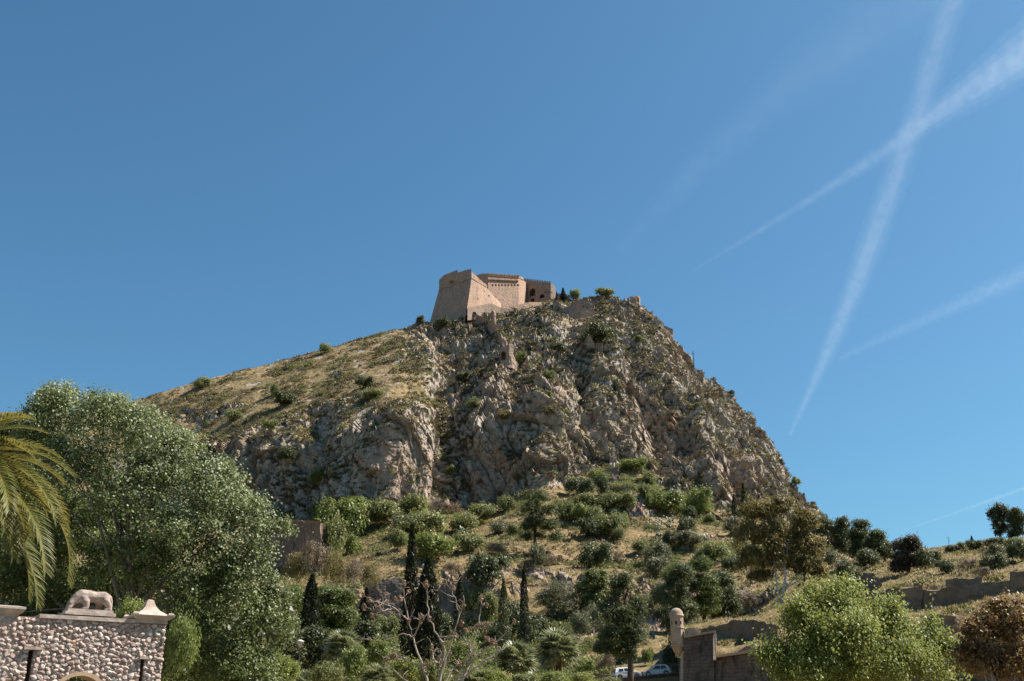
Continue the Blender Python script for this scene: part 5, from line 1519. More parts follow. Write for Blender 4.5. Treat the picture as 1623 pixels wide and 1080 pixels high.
# eucalyptus with pale stems
b = P(1243, 985, 165)
tree('eucalyptus', 'tall rusty-green eucalyptus with slim white trunks on the right', 'tree', b,
     [lob(*a, 166) for a in ((1238, 806, 26, 18), (1200, 815, 26, 22), (1275, 830, 22, 22), (1185, 850, 26, 26), (1225, 848, 30, 26), (1265, 862, 26, 26), (1295, 872, 20, 22), (1190, 888, 26, 22), (1235, 890, 32, 22), (1280, 900, 28, 18), (1205, 915, 20, 12), (1300, 910, 14, 10))],
     G_EUC, B_WHITE, 0.28, 1500, 36, 0.7, 0.38, 40, aspect=0.32, tv=0.3, shell=0.5, droop=0.4, sub=1)
# second slim stems of the eucalyptus clump
for k, (x0, x1) in enumerate(((1236, 1226), (1270, 1275))):
    th = thing('eucalyptus', ['slim leaning white eucalyptus stem left of the main trunks', 'short dark eucalyptus stem at the right of the main trunks'][k], 'tree', P(x0, 985, 164))
    off = P(x0, 985, 164)
    MB().tube([P(x0, 990, 164) - off, P((x0 + x1) / 2 + 2, 940, 164.5) - off, P(x1, 880, 165) - off], [0.2, 0.15, 0.08], 6).build('trunk', B_WHITE if k == 0 else B_BROWN, th, True)
    me, _ = crown_mesh('crown', np.random.default_rng(77 + k), G_EUC, [tuple(np.array(lob(x1, 870, 16, 14, 165))[:3] - off) + tuple(lob(x1, 870, 16, 14, 165)[3:])], 60, 30, 1.0, 0.4, aspect=0.32, droop=0.4)
    link('crown', me, th)
# dark row of trees at the saddle
for k, (lb_, bpx, lobs, mt) in enumerate([
    ('leftmost tree of the dark row on the saddle, touching the hill foot', 1306, ((1305, 835, 16, 15), (1300, 855, 16, 16), (1312, 868, 12, 12)), G_PINE),
    ('darkest upright tree of the row on the saddle', 1333, ((1335, 832, 12, 12), (1333, 850, 17, 18), (1334, 872, 17, 18)), G_DARK),
    ('pine with an open pale crown in the row on the saddle', 1364, ((1364, 834, 13, 10), (1360, 848, 17, 12), (1368, 862, 18, 12), (1360, 876, 14, 10)), G_PINE),
    ('smaller rounded tree at the right end of the row on the saddle', 1390, ((1390, 851, 11, 9), (1386, 864, 13, 10), (1394, 874, 12, 8)), G_PINE),
    ('thin sapling between the dark row and the brown tree', 1403, ((1403, 868, 5, 10), (1406, 878, 6, 8)), G_BUSH)]):
    b = sground(bpx, 893); Yq = b[1]
    tree('tree', lb_, 'tree', b, [lob(*a, Yq) for a in lobs], mt, B_BROWN, 0.22, 120 + 110 * len(lobs), 32, 0.55, 0.34, 50 + k, aspect=0.35, tv=0.22, shell=0.5, group='dark trees on the saddle')
b = sground(1440, 912); Yq = b[1]
G_BROWN = leafmat("leaves_dusky_brown", (0.025, 0.018, 0.012), (0.06, 0.045, 0.028), (0.12, 0.09, 0.05), trans=0.2)
tree('tree', 'dusky brown many-stemmed tree on the right slope above the grass', 'tree', b, [lob(*a, Yq) for a in ((1440, 862, 16, 12), (1424, 868, 12, 12), (1452, 872, 14, 12), (1436, 885, 22, 14), (1455, 893, 16, 12), (1425, 900, 16, 10))], G_BROWN, B_BROWN, 0.2, 650, 30, 0.5, 0.28, 60, aspect=0.4, tv=0.25, shell=0.45)
for k, (lb_, bpx, lobs) in enumerate([('left stem of the pair of dark trees on the right skyline', 1585, ((1583, 809, 14, 11), (1574, 818, 9, 11), (1593, 820, 12, 13), (1582, 832, 12, 12), (1594, 840, 10, 10), (1584, 846, 8, 8))), ('right stem of the pair of dark trees on the right skyline', 1610, ((1609, 814, 10, 10), (1618, 826, 10, 13), (1606, 830, 10, 14), (1615, 843, 11, 10), (1606, 848, 8, 8)))]):
    b = sground(bpx, 858); Yq = b[1]
    tree('tree', lb_, 'tree', b, [lob(*a, Yq) for a in lobs], G_DARK, B_BROWN, 0.17, 420, 26, 0.42, 0.25, 62 + k, aspect=0.5, tv=0.25, shell=0.4, group='skyline trees on the right')
b = sground(1505, 872)
mb = MB(); limbs(np.random.default_rng(4), mb, (0, 0, -.2), (-0.1, 0, 2.0), 0.05, 0.02, [(-0.5, 0, 2.2), (-0.2, 0.1, 2.4), (0.2, 0, 1.5)], 0.2, 5, 1)
th = thing('bare_sapling', 'thin leafless sapling standing alone on the right skyline', 'tree', b); mb.build('trunk', B_GREY, th)

# white poplar filling the lower left
b = P(210, 1180, 48); b[2] = 0
PL = [lob(*a) for a in ((95, 670, 62, 62, 49), (165, 665, 62, 52, 47.5), (215, 690, 62, 55, 47), (60, 720, 55, 60, 50), (270, 735, 70, 58, 47), (130, 750, 85, 70, 48), (330, 790, 72, 66, 46.5), (215, 800, 95, 80, 46.5), (385, 835, 52, 56, 46.5), (300, 870, 90, 75, 46), (110, 850, 90, 85, 50), (430, 838, 30, 18, 46.5), (390, 905, 58, 60, 46.5), (215, 905, 90, 70, 48), (340, 960, 90, 66, 46.5), (410, 985, 48, 60, 47), (290, 1040, 80, 62, 47), (380, 1060, 72, 56, 47), (150, 950, 90, 60, 51), (435, 945, 26, 30, 47), (60, 1010, 90, 80, 52), (200, 1030, 100, 70, 50), (40, 900, 80, 80, 53), (400, 1120, 70, 60, 47), (452, 835, 16, 14, 46.5), (448, 1010, 20, 40, 47), (150, 870, 110, 90, 53), (60, 950, 90, 80, 55), (250, 960, 110, 80, 52), (330, 1080, 110, 70, 50), (200, 1090, 110, 60, 52), (20, 820, 70, 90, 55))]
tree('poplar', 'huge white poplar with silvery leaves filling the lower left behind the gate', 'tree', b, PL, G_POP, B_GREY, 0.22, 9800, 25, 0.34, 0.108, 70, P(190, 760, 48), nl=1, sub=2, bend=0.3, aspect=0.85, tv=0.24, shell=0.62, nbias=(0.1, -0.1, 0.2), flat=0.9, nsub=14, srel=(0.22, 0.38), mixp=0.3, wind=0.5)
b = P(40, 1180, 56); b[2] = 0
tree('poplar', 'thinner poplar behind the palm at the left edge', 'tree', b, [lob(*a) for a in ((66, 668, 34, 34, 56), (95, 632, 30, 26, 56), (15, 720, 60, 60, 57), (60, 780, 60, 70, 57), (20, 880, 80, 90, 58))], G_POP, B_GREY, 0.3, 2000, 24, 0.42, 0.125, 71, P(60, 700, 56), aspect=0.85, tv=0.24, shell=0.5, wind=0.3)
for k, (px, py, hw, hh, lb_) in enumerate([(212, 972, 32, 24, 'fresh green bush showing between the lion and the finial of the gate'), (285, 1010, 26, 45, 'fresh green bush at the right end of the gate')]):
    BK.setdefault('near', [bush_proto(40, G_BRIGHT, n=420, leaf=0.06, rc=0.15), bush_proto(41, G_BRIGHT, n=420, leaf=0.06, rc=0.15)])
    bush(px, py, hw, hh, 'near', lb_, Y=40, sink=0.5)

bush(325, 1005, 95, 85, 'dark', 'deep green mass of shrubs low behind the white poplar', Y=58, sink=0.5)
bush(120, 990, 110, 70, 'dark', 'deep green shrub mass in the shade right behind the gate and lion', Y=60, sink=0.5)
# light green tree and rusty tree at the lower right
b = P(1370, 1230, 42); b[2] = 0
tree('young_tree', 'light green young tree with glossy leaves in the lower right foreground', 'tree', b, [lob(*a) for a in ((1330, 965, 62, 42, 42), (1265, 990, 45, 40, 41.5), (1395, 1000, 60, 42, 42), (1330, 1020, 85, 50, 41), (1460, 1030, 60, 40, 42), (1250, 1045, 48, 30, 41.5), (1430, 1060, 90, 40, 41), (1210, 1040, 22, 12, 41), (1510, 1050, 35, 38, 42), (1300, 1075, 90, 40, 41), (1290, 945, 20, 16, 42), (1350, 940, 22, 18, 42), (1420, 968, 16, 16, 42), (1475, 995, 16, 16, 42))],
     G_LIME, B_GREY, 0.14, 2300, 24, 0.26, 0.115, 72, P(1360, 1060, 42), nl=2, sub=2, aspect=0.62, tv=0.22, shell=0.35, along='up', flat=1.9, mixp=0.25, stray=0.2)
b = P(1610, 1230, 38); b[2] = 0
tree('rusty_tree', 'reddish brown tree with withered leaves at the lower right corner', 'tree', b, [lob(*a) for a in ((1590, 975, 50, 28, 38), (1570, 1010, 48, 34, 38), (1625, 1000, 50, 40, 38.5), (1560, 1055, 46, 36, 38), (1620, 1060, 50, 40, 38), (1540, 990, 18, 12, 38), (1530, 1035, 16, 16, 38))],
     G_RED, B_BARE, 0.12, 900, 20, 0.25, 0.12, 73, P(1600, 1050, 38), nl=3, sub=3, aspect=0.62, tv=0.3, shell=0.4, mixp=0.2, stray=0.25)

# ---- date palm at the left edge: feather fronds
def frond_mesh(rng, L, droop, lift, leaf=0.42, n=80, wid=0.02, twist=0.0):
    """a feather frond growing along +x: it rises by lift then bends down"""
    q = np.linspace(0, 1, 26)
    ang = lift - (lift + droop) * q ** 1.35
    ds = L / 25
    x = np.concatenate([[0], np.cumsum(np.cos(ang[1:]) * ds)]); z = np.concatenate([[0], np.cumsum(np.sin(ang[1:]) * ds)])
    path = np.stack([x, 0.10 * L * twist * q ** 2, z], -1)
    mb = MB().tube(path, np.linspace(0.032, 0.006, 26), 5)
    Vr, Fr = np.concatenate(mb.V), mb.F
    V, F, A_ = [Vr], [list(f) for f in Fr], [np.full(len(Vr), 0.95)]
    off = len(Vr)
    for k in range(n):
        s = 0.10 + 0.90 * k / n
        j = min(int(s * 25), 24); fr = s * 25 - j
        p = path[j] * (1 - fr) + path[j + 1] * fr
        tdir = path[min(j + 1, 25)] - path[max(j - 1, 0)]; tdir /= np.linalg.norm(tdir)
        up = np.array([-tdir[2], 0, tdir[0]])
        ln = leaf * (np.sin(np.pi * min(1, 0.12 + s * 0.80)) ** 0.55) * rng.uniform(0.85, 1.1)
        for sd in (-1, 1):
            sidev = np.array([0, sd, 0.0])
            d = tdir * (0.55 + 0.5 * s) + sidev * 0.8 + up * 0.42 + rng.normal(0, 0.07, 3)
            d /= np.linalg.norm(d)
            w_ = np.cross(d, up); w_ /= np.linalg.norm(w_); w_ *= wid
            tip = p + d * ln + np.array([0, 0, -0.16 * ln])
            mid = p + d * ln * 0.5
            V.append(np.array([p - w_ * 0.4, mid - w_, tip, mid + w_, p + w_ * 0.4]))
            F.append([off, off + 1, off + 2, off + 3, off + 4]); off += 5
            A_.append(np.array([0.7, 0.45, 0.75, 0.45, 0.7]) + rng.normal(0, 0.12))
    return mesh_np('frond', np.concatenate(V), F, [G_PALM], {'tint': np.clip(np.concatenate(A_), 0, 1)})
pc = P(-100, 750, 25.5)
pb = pc.copy(); pb[2] = 0
palm = thing('date_palm', 'date palm whose arching feather fronds hang into the left edge over the gate', 'palm', pb)
hc = pc[2]
MB().tube([(0.1, 0.2, -0.3), (0.15, 0.1, hc * 0.5), (0, 0, hc - 0.1)], [0.42, 0.34, 0.36], 12).build('trunk', barkmat("palm_trunk", (0.09, 0.06, 0.04), (0.22, 0.16, 0.11), 6.0), palm, True)
prng = np.random.default_rng(21)
fm = [frond_mesh(prng, 3.3, d_, l_, 0.46, 84, 0.019, tw) for d_, l_, tw in ((0.55, 0.75, 0.3), (1.15, 0.55, -0.3), (1.45, 0.15, 0.4), (1.5, -0.15, -0.2), (0.25, 1.1, 0.2))]
fm += [frond_mesh(prng, L_, d_, l_, 0.50, 100, 0.017, tw) for L_, d_, l_, tw in ((4.3, 1.52, -0.35, 0.15), (4.7, 1.5, 0.05, -0.15), (3.9, 1.3, 0.35, 0.2), (3.4, 0.75, 0.6, -0.1))]
for k, (az, mi, sc) in enumerate([(8, 0, .9), (-12, 0, .83), (-32, 1, .95), (2, 1, .93), (22, 1, .9), (-55, 2, 1.0), (-28, 2, 1.03), (-8, 2, .98), (12, 2, .92), (-40, 3, .98), (-18, 3, 1.02), (4, 3, .92), (-70, 3, 1.0), (30, 4, .85), (-20, 4, .85), (-90, 1, .9), (-110, 2, .95), (50, 1, .95), (70, 0, .95), (90, 2, .95), (130, 1, .95), (170, 0, .95), (-150, 2, .95), (-130, 0, 1), (150, 3, .95), (110, 4, .9), (-80, 0, .9), (40, 2, .9), (-6, 5, 1.0), (-30, 5, 1.05), (14, 5, .92), (-22, 6, 1.0), (2, 6, 1.08), (-48, 6, 1.02), (-14, 7, 1.0), (20, 7, .95), (-36, 7, 1.0), (6, 8, 1.0), (-20, 8, .95), (26, 8, .9)]):
    o = link('frond', fm[mi], palm, (0, 0, hc))
    o.rotation_euler = (0.25 * math.sin(k * 2.1), 0, R(az)); o.scale = (sc,) * 3

# ---- fan palms
def fan_leaf(rng, Rr, stalk):
    mb = MB().tube([(0, 0, 0), (stalk * 0.5, 0, 0.03), (stalk, 0, 0)], [0.018, 0.014, 0.010], 4, a=0.8)
    V, F, A_ = list(mb.V), [list(f) for f in mb.F], [np.full(len(mb.V[0]), 0.8)]
    off = mb.n
    c = np.array([stalk, 0, 0])
    for k in range(22):
        a = -1.95 + 3.9 * k / 21
        d = np.array([math.cos(a), math.sin(a), 0.10 + 0.06 * (k % 2)])
        w_ = np.array([-math.sin(a), math.cos(a), 0]) * Rr * 0.075
        l_ = Rr * (0.80 + 0.2 * math.cos(a)) * rng.uniform(0.92, 1.05)
        V.append(np.array([c, c + d * l_ * 0.6 - w_, c + d * l_ + [0, 0, -0.22 * Rr], c + d * l_ * 0.6 + w_])); F.append([off, off + 1, off + 2, off + 3]); off += 4
        A_.append(np.full(4, np.clip(0.5 + rng.normal(0, 0.22), 0, 1)))
    return mesh_np('frond', np.concatenate([np.asarray(v) for v in V]), F, [G_FAN], {'tint': np.concatenate(A_)})
frng = np.random.default_rng(33)
FL = [fan_leaf(frng, 1.05, 0.75) for _ in range(3)]
def fan_palm(label, px, py, hw, pb_, Y, n=34, group='fan palms along the bottom'):
    base = P(px, pb_, Y); m = mpp(px, py, Y)
    c = P(px, py, Y) - base
    th = thing('fan_palm', label, 'palm', base, 0, group)
    MB().tube([(0, 0, -2), (0.05, 0, c[2] * 0.5), (0, 0, c[2])], [0.30, 0.26, 0.24], 9).build('trunk', B_BROWN, th, True)
    s_ = hw * m / 1.75
    for k in range(n):
        el = 1.35 - 2.0 * (k / (n - 1)) ** 0.85
        o = link('frond', FL[k % 3], th, (0, 0, c[2]))
        o.rotation_euler = (frng.normal(0, 0.25), -el, k * 2.39996)
        o.scale = (s_, s_, s_)
    return th
fan_palm('fan palm with a tall fan crown standing right of the other fan palm', 885, 1035, 44, 1085, 100)
fan_palm('bushy fan palm left of the taller fan palm', 818, 1052, 40, 1090, 95)
fan_palm('pale fan palm under the light green pines at the left', 541, 1032, 38, 1085, 92)
fan_palm('half hidden fan palm right of the bare branches', 752, 1090, 36, 1110, 70, 26)
fan_palm('fan palm cut off by the bottom edge left of the bare tree', 596, 1082, 34, 1105, 70, 26)
fan_palm('low fan palm at the bottom beside the poplar', 485, 1088, 30, 1105, 75, 22)

# ---- bottom hedge of oleander and flowering shrubs
BK['hedge'] = [bush_proto(50, G_LIME, n=340, leaf=0.07, rc=0.16), bush_proto(51, G_BUSH, n=340, leaf=0.07, rc=0.16), bush_proto(52, G_BRIGHT, n=340, leaf=0.07, rc=0.16)]
for k, a in enumerate([(448, 1066, 24, 22, 'shrub at the bottom edge touching the poplar'), (520, 1072, 26, 18, 'shrub at the bottom edge below the pale fan palm'), (560, 1058, 24, 26, 'dense green shrub between the pale fan palm and the bare tree'), (640, 1068, 26, 22, 'shrub at the bottom edge under the cypresses'), (690, 1070, 26, 20, 'leafy shrub around the foot of the bare tree'),
                       (735, 1050, 24, 30, 'tall fresh green shrub behind the right bare branches'), (780, 1078, 26, 14, 'yellow-green shrub at the bottom edge left of the bushy fan palm'), (835, 1082, 28, 12, 'yellow-green shrub under the bushy fan palm'), (880, 1080, 26, 12, 'flowering pale shrub under the taller fan palm'), (925, 1079, 24, 11, 'yellow-green shrub in front of the grey rubble wall'), (965, 1084, 20, 9, 'low shrub at the bottom edge in front of the left car'), (600, 1040, 22, 22, 'green shrub behind the left bare branches')]):
    bush(*a[:4], 'hedge', a[4], 'hedge shrubs along the bottom', Y=64 + 3 * (k % 4))
pinks = MB()
M_PINK = plain("pink_petals", (0.55, 0.12, 0.28), 0.6)
for dx, dz in ((0, 0), (.08, .02), (-.05, .06), (.03, .10)):
    V, F = leaf_quads(np.random.default_rng(int(dx * 100) + 9), np.array([[dx, 0, dz]] * 5), 0.12, 0.8)
    pinks.add(V, F.tolist())
o = link('pink_flowers', pinks.mesh('pink_flowers', [M_PINK]), None, P(804, 1069, 66)); tag(o, 'small tuft of pink flowers on the hedge left of the bushy fan palm', 'flowers')

# ---- bare tree with dry seed heads in front
b = P(692, 1230, 36); b[2] = 0
bt = thing('bare_tree', 'bare pale branching tree carrying brown dry seed heads at the bottom centre', 'tree', b)
mb = MB(); heads = []
brs = np.random.default_rng(8)
def W(px, py, dY=0.0): return P(px, py, 36 + dY) - b
paths = [
    [(690, 1200), (686, 1110), (672, 1060), (655, 1010), (648, 985)], [(648, 985), (628, 965), (600, 955), (584, 950)], [(655, 1010), (640, 1005), (618, 1014), (596, 1016), (572, 1014)], [(648, 985), (642, 955), (640, 925)],
    [(690, 1200), (690, 1110), (700, 1060), (705, 1030), (690, 1000), (680, 980)], [(700, 1060), (712, 1030), (728, 975), (735, 960)], [(705, 1030), (697, 1010), (720, 1008), (745, 1022)], [(680, 980), (676, 950), (677, 930)],
    [(692, 1200), (735, 1075), (742, 1055), (758, 992)], [(742, 1055), (770, 1028), (800, 1008), (815, 985)], [(735, 1075), (756, 1055), (785, 1040), (795, 1030), (780, 1018)], [(758, 992), (762, 965), (763, 948)],
    [(672, 1060), (645, 1046), (612, 1045)], [(645, 1046), (625, 1040)], [(686, 1110), (640, 1075), (610, 1050)], [(728, 975), (722, 955), (716, 930)], [(720, 1085), (745, 1030), (752, 1040)], [(735, 1075), (710, 1050), (695, 1055)],
    [(600, 955), (590, 975)], [(628, 965), (610, 968), (590, 975)], [(690, 1110), (715, 1065), (728, 1050)], [(655, 1010), (665, 990), (668, 975)], [(700, 1060), (688, 1045), (684, 1025)]]
for k, pth_ in enumerate(paths):
    dY = brs.uniform(-1.0, 1.0) * (0.2 + 0.8 * (k > 0))
    pts_ = np.array([W(x, y, dY * (j / max(1, len(pth_) - 1))) for j, (x, y) in enumerate(pth_)])
    q = np.linspace(0, len(pts_) - 1, 4 * (len(pts_) - 1) + 1)
    fine = np.stack([np.interp(q, np.arange(len(pts_)), pts_[:, c]) for c in range(3)], -1)
    fine[1:-1] += brs.normal(0, 0.018, (len(fine) - 2, 3))
    r0_ = 0.07 if pth_[0][1] >= 1190 else 0.036 if pth_[0][1] > 1040 else 0.026
    mb.tube(fine, np.linspace(r0_, 0.010, len(fine)), 5)
    heads.append(fine[-1])
    for _ in range(7):                                          # twigs
        a = fine[brs.integers(len(fine) // 2, len(fine))]
        e = a + np.array([brs.normal(0, .16), brs.normal(0, .16), abs(brs.normal(0.16, .12))])
        mb.tube([a, (a + e) / 2 + brs.normal(0, .03, 3), e], [0.012, 0.008, 0.005], 4)
        if brs.random() < 0.2: heads.append(e)
mb.build('trunk', B_BARE, bt, True)
hr = MB()
hv, hf = leaf_quads(brs, unit(brs, 60) * np.array([0.055, 0.055, 0.075]) * brs.uniform(0.5, 1.1, (60, 1)), 0.06, 0.6)
G_HEAD = leafmat("dry_seed_heads", (0.12, 0.06, 0.035), (0.26, 0.15, 0.095), (0.44, 0.31, 0.21), trans=0.2)
hme = mesh_np('seed_head', hv, hf, [G_HEAD], {'tint': np.repeat(np.clip(brs.normal(0.5, .25, 60), 0, 1), 4)})
for h in heads[:70]:
    o = link('seed_head', hme, bt, h); o.rotation_euler = (brs.normal(0, .5), brs.normal(0, .5), brs.uniform(0, 6)); s_ = brs.uniform(0.8, 1.4); o.scale = (s_, s_, s_ * 1.1)

# ---- prickly pears on the terrace
def cactus(label, px, py, hw, hh, seed):
    base = ground(px, py + hh); m = mpp(px, py, base[1])
    rng = np.random.default_rng(seed)
    mb = MB(); n = 46
    for k in range(n):
        z = rng.random() ** 0.8 * 2 * hh * m
        x, y = rng.normal(0, hw * m * 0.45), rng.normal(0, hw * m * 0.4)
        r_ = rng.uniform(0.24, 0.38)
        yaw, til = rng.uniform(0, 3.14), rng.normal(0, 0.35)
        p = RV * np.array([r_ * 0.8, r_ * 0.16, r_ * 1.15])
        p = np.stack([p[:, 0] * math.cos(til) + p[:, 2] * math.sin(til), p[:, 1], -p[:, 0] * math.sin(til) + p[:, 2] * math.cos(til)], -1)
        p = np.stack([p[:, 0] * math.cos(yaw) - p[:, 1] * math.sin(yaw), p[:, 0] * math.sin(yaw) + p[:, 1] * math.cos(yaw), p[:, 2]], -1)
        mb.add(p + [x, y, z], RF, 0, float(np.clip(0.25 + 0.7 * (z / (2 * hh * m)) ** 2 + rng.normal(0, .12), 0, 1)))
    o = mb.build('prickly_pear', G_CACT, None, True); o.location = base
    return tag(o, label, 'cactus', 'prickly pears')
cactus('pale-tipped prickly pear among the bushes in the middle of the terrace', 731, 846, 11, 10, 1)
cactus('tall prickly pear with whitish pads beside the hikers path', 1043, 843, 11, 16, 2)
cactus('dark prickly pear just above and right of the tall one', 1063, 829, 12, 11, 3)
cactus('low grey prickly pear under the open grass patch', 1112, 855, 8, 5, 4)

# ---- parked cars
M_CARW = plain("white_car_paint", (0.74, 0.74, 0.73), 0.25, var=0.02, spec=0.6)
M_GLASS = plain("car_glass", (0.02, 0.03, 0.03), 0.08, var=0.05, spec=0.9)
M_TYRE = plain("tyre_rubber", (0.02, 0.02, 0.02), 0.9)
M_RIM = plain("wheel_rim", (0.42, 0.42, 0.43), 0.35, metal=0.7)
M_LAMP = plain("tail_lamp", (0.35, 0.02, 0.02), 0.25)
M_HEADL = plain("headlamp", (0.75, 0.76, 0.76), 0.15)
M_TRIM = plain("black_trim", (0.03, 0.03, 0.03), 0.6)
def car(label, loc, rz, prof, win, pitch=0.0, L=3.75, Wd=1.66):
    """hatchback with its nose towards +x; prof: side outline (x, z), win: side windows as outlines"""
    th = thing('parked_car', label, 'car', loc, rz, 'white cars parked on the road')
    th.rotation_euler = (0, pitch, rz)
    ys = [-Wd / 2, -Wd / 2 + 0.05, -Wd / 2 + 0.16, Wd / 2 - 0.16, Wd / 2 - 0.05, Wd / 2]
    P_ = np.array(prof); n = len(P_)
    V = []
    zb_ = 0.92
    for k, y in enumerate(ys):
        e = [0.06, 0.02, 0.0, 0.0, 0.02, 0.06][k]
        for x, z in P_:
            yy = y
            if z > zb_: yy = y * (1 - 0.22 * (z - zb_) / 0.55)      # tumblehome
            V.append((x * (1 - e * 0.4), yy, z - (e if z > 0.5 else 0) * (1 if z > zb_ else 0.4)))
    F = [tuple(range(n)), tuple(range(5 * n, 6 * n))[::-1]]
    for k in range(5):
        for i in range(n): F.append((k * n + i, k * n + n + i, k * n + n + (i + 1) % n, k * n + (i + 1) % n))
    me = MB().add(V, F).mesh('body', [M_CARW]); fix_normals(me); link('body', me, th)
    def yside(z): return Wd / 2 * (1 - 0.22 * max(0, z - zb_) / 0.55) + 0.004
    for sd in (-1, 1):
        for poly in win:
            V = [(x, sd * yside(z), z - 0.05) for x, z in poly] + [(x, sd * (yside(z) - 0.03), z - 0.05) for x, z in poly]
            m = len(poly)
            me = MB().add(V, [tuple(range(m)), tuple(range(m, 2 * m))[::-1]] + [(i, (i + 1) % m, (i + 1) % m + m, i + m) for i in range(m)]).mesh('window', [M_GLASS]); fix_normals(me); link('window', me, th)
        MB().box(0.72, 0.84, sd * (Wd / 2) - 0.05 + (0.1 if sd > 0 else -0.1), sd * (Wd / 2) + 0.05 + (0.1 if sd > 0 else -0.1), 0.98, 1.10).build('mirror', M_CARW, th)
        for x in (-1.16, 1.18):
            w = link('wheel', (lambda b_: b_.mesh('wheel', [M_TYRE]))(MB().tube([(0, -0.09, 0), (0, 0.09, 0)], [0.29, 0.29], 20)), th, (x, sd * (Wd / 2 - 0.07), 0.29))
            MB().tube([(0, sd * 0.05, 0), (0, sd * 0.10, 0)], [0.19, 0.175], 12).build('rim', M_RIM, w)
            MB().tube([(x + 0.36 * math.cos(q), sd * (Wd / 2 - 0.012), 0.29 + 0.36 * math.sin(q)) for q in np.linspace(0.05, 3.09, 12)], 0.035, 4).build('wheel_arch', M_TRIM, th)
        MB().box(-1.86, -1.70, sd * 0.60 - 0.13, sd * 0.60 + 0.13, 0.78, 1.02).build('tail_light', M_LAMP, th)
        MB().box(1.64, 1.79, sd * 0.58 - 0.16, sd * 0.58 + 0.16, 0.66, 0.79).build('headlight', M_HEADL, th)
    def pane(name, p0, p1, w0, w1, dx, dz):
        (x0, z0), (x1, z1) = p0, p1
        V = [(x0 + dx, -w0, z0 + dz), (x0 + dx, w0, z0 + dz), (x1 + dx, w1, z1 + dz), (x1 + dx, -w1, z1 + dz)]
        V += [(a - dx * 2, b_, c - dz * 2) for a, b_, c in V]
        me = MB().add(V, [(0, 1, 2, 3), (7, 6, 5, 4), (0, 4, 5, 1), (1, 5, 6, 2), (2, 6, 7, 3), (3, 7, 4, 0)]).mesh(name, [M_GLASS]); fix_normals(me); link(name, me, th)
    fr = [p for p in prof if p[1] > 0.85 and p[0] > 0]; fr.sort(key=lambda p: p[0]); 
    tf_, bf_ = fr[0], fr[-1]
    pane('windscreen', (bf_[0] * 0.93 + tf_[0] * 0.07, bf_[1] * 0.93 + tf_[1] * 0.07), (tf_[0] * 0.9 + bf_[0] * 0.1, tf_[1] * 0.9 + bf_[1] * 0.1), 0.66, 0.55, 0.02, 0.012)
    rr = [p for p in prof if p[1] > 0.85 and p[0] < -1.2]; rr.sort(key=lambda p: p[1])
    pane('rear_window', (rr[0][0], rr[0][1] + 0.05), (rr[-1][0], rr[-1][1] - 0.05), 0.62, 0.52, -0.03, 0.01)
    MB().box(-1.90, -1.76, -0.7, 0.7, 0.36, 0.56).build('rear_bumper', M_CARW, th)
    MB().box(1.70, 1.86, -0.7, 0.7, 0.32, 0.52).build('front_bumper', M_CARW, th)
    return th
prof1 = [(-1.80, 0.28), (1.78, 0.26), (1.84, 0.50), (1.76, 0.74), (1.20, 0.92), (0.45, 1.42), (-0.2, 1.54), (-1.15, 1.52), (-1.58, 1.42), (-1.78, 1.0), (-1.84, 0.60)]
win1 = [[(-1.35, 1.02), (-0.58, 1.02), (-0.58, 1.42), (-1.20, 1.40)], [(-0.48, 1.02), (0.70, 1.0), (0.30, 1.36), (-0.15, 1.45), (-0.48, 1.44)]]
prof2 = [(-1.74, 0.28), (1.74, 0.26), (1.82, 0.48), (1.74, 0.68), (0.92, 0.92), (0.35, 1.36), (-0.2, 1.45), (-1.05, 1.42), (-1.45, 1.28), (-1.70, 0.92), (-1.78, 0.58)]
win2 = [[(-1.28, 0.96), (-0.55, 0.96), (-0.55, 1.36), (-1.10, 1.33)], [(-0.46, 0.96), (0.62, 0.95), (0.22, 1.30), (-0.1, 1.38), (-0.46, 1.36)]]
def carloc(px, Y): return from_z(np.array(px), np.array(Y), road_z(px) + 0.128)
car('white hatchback facing right half hidden by the slim pine trunk', carloc(993.5, 152.2), R(12), prof1, win1, -0.06)
car('white hatchback facing left parked nearest the bastion', carloc(1042, 152.0), R(180 - 6), prof2, win2, 0.06)

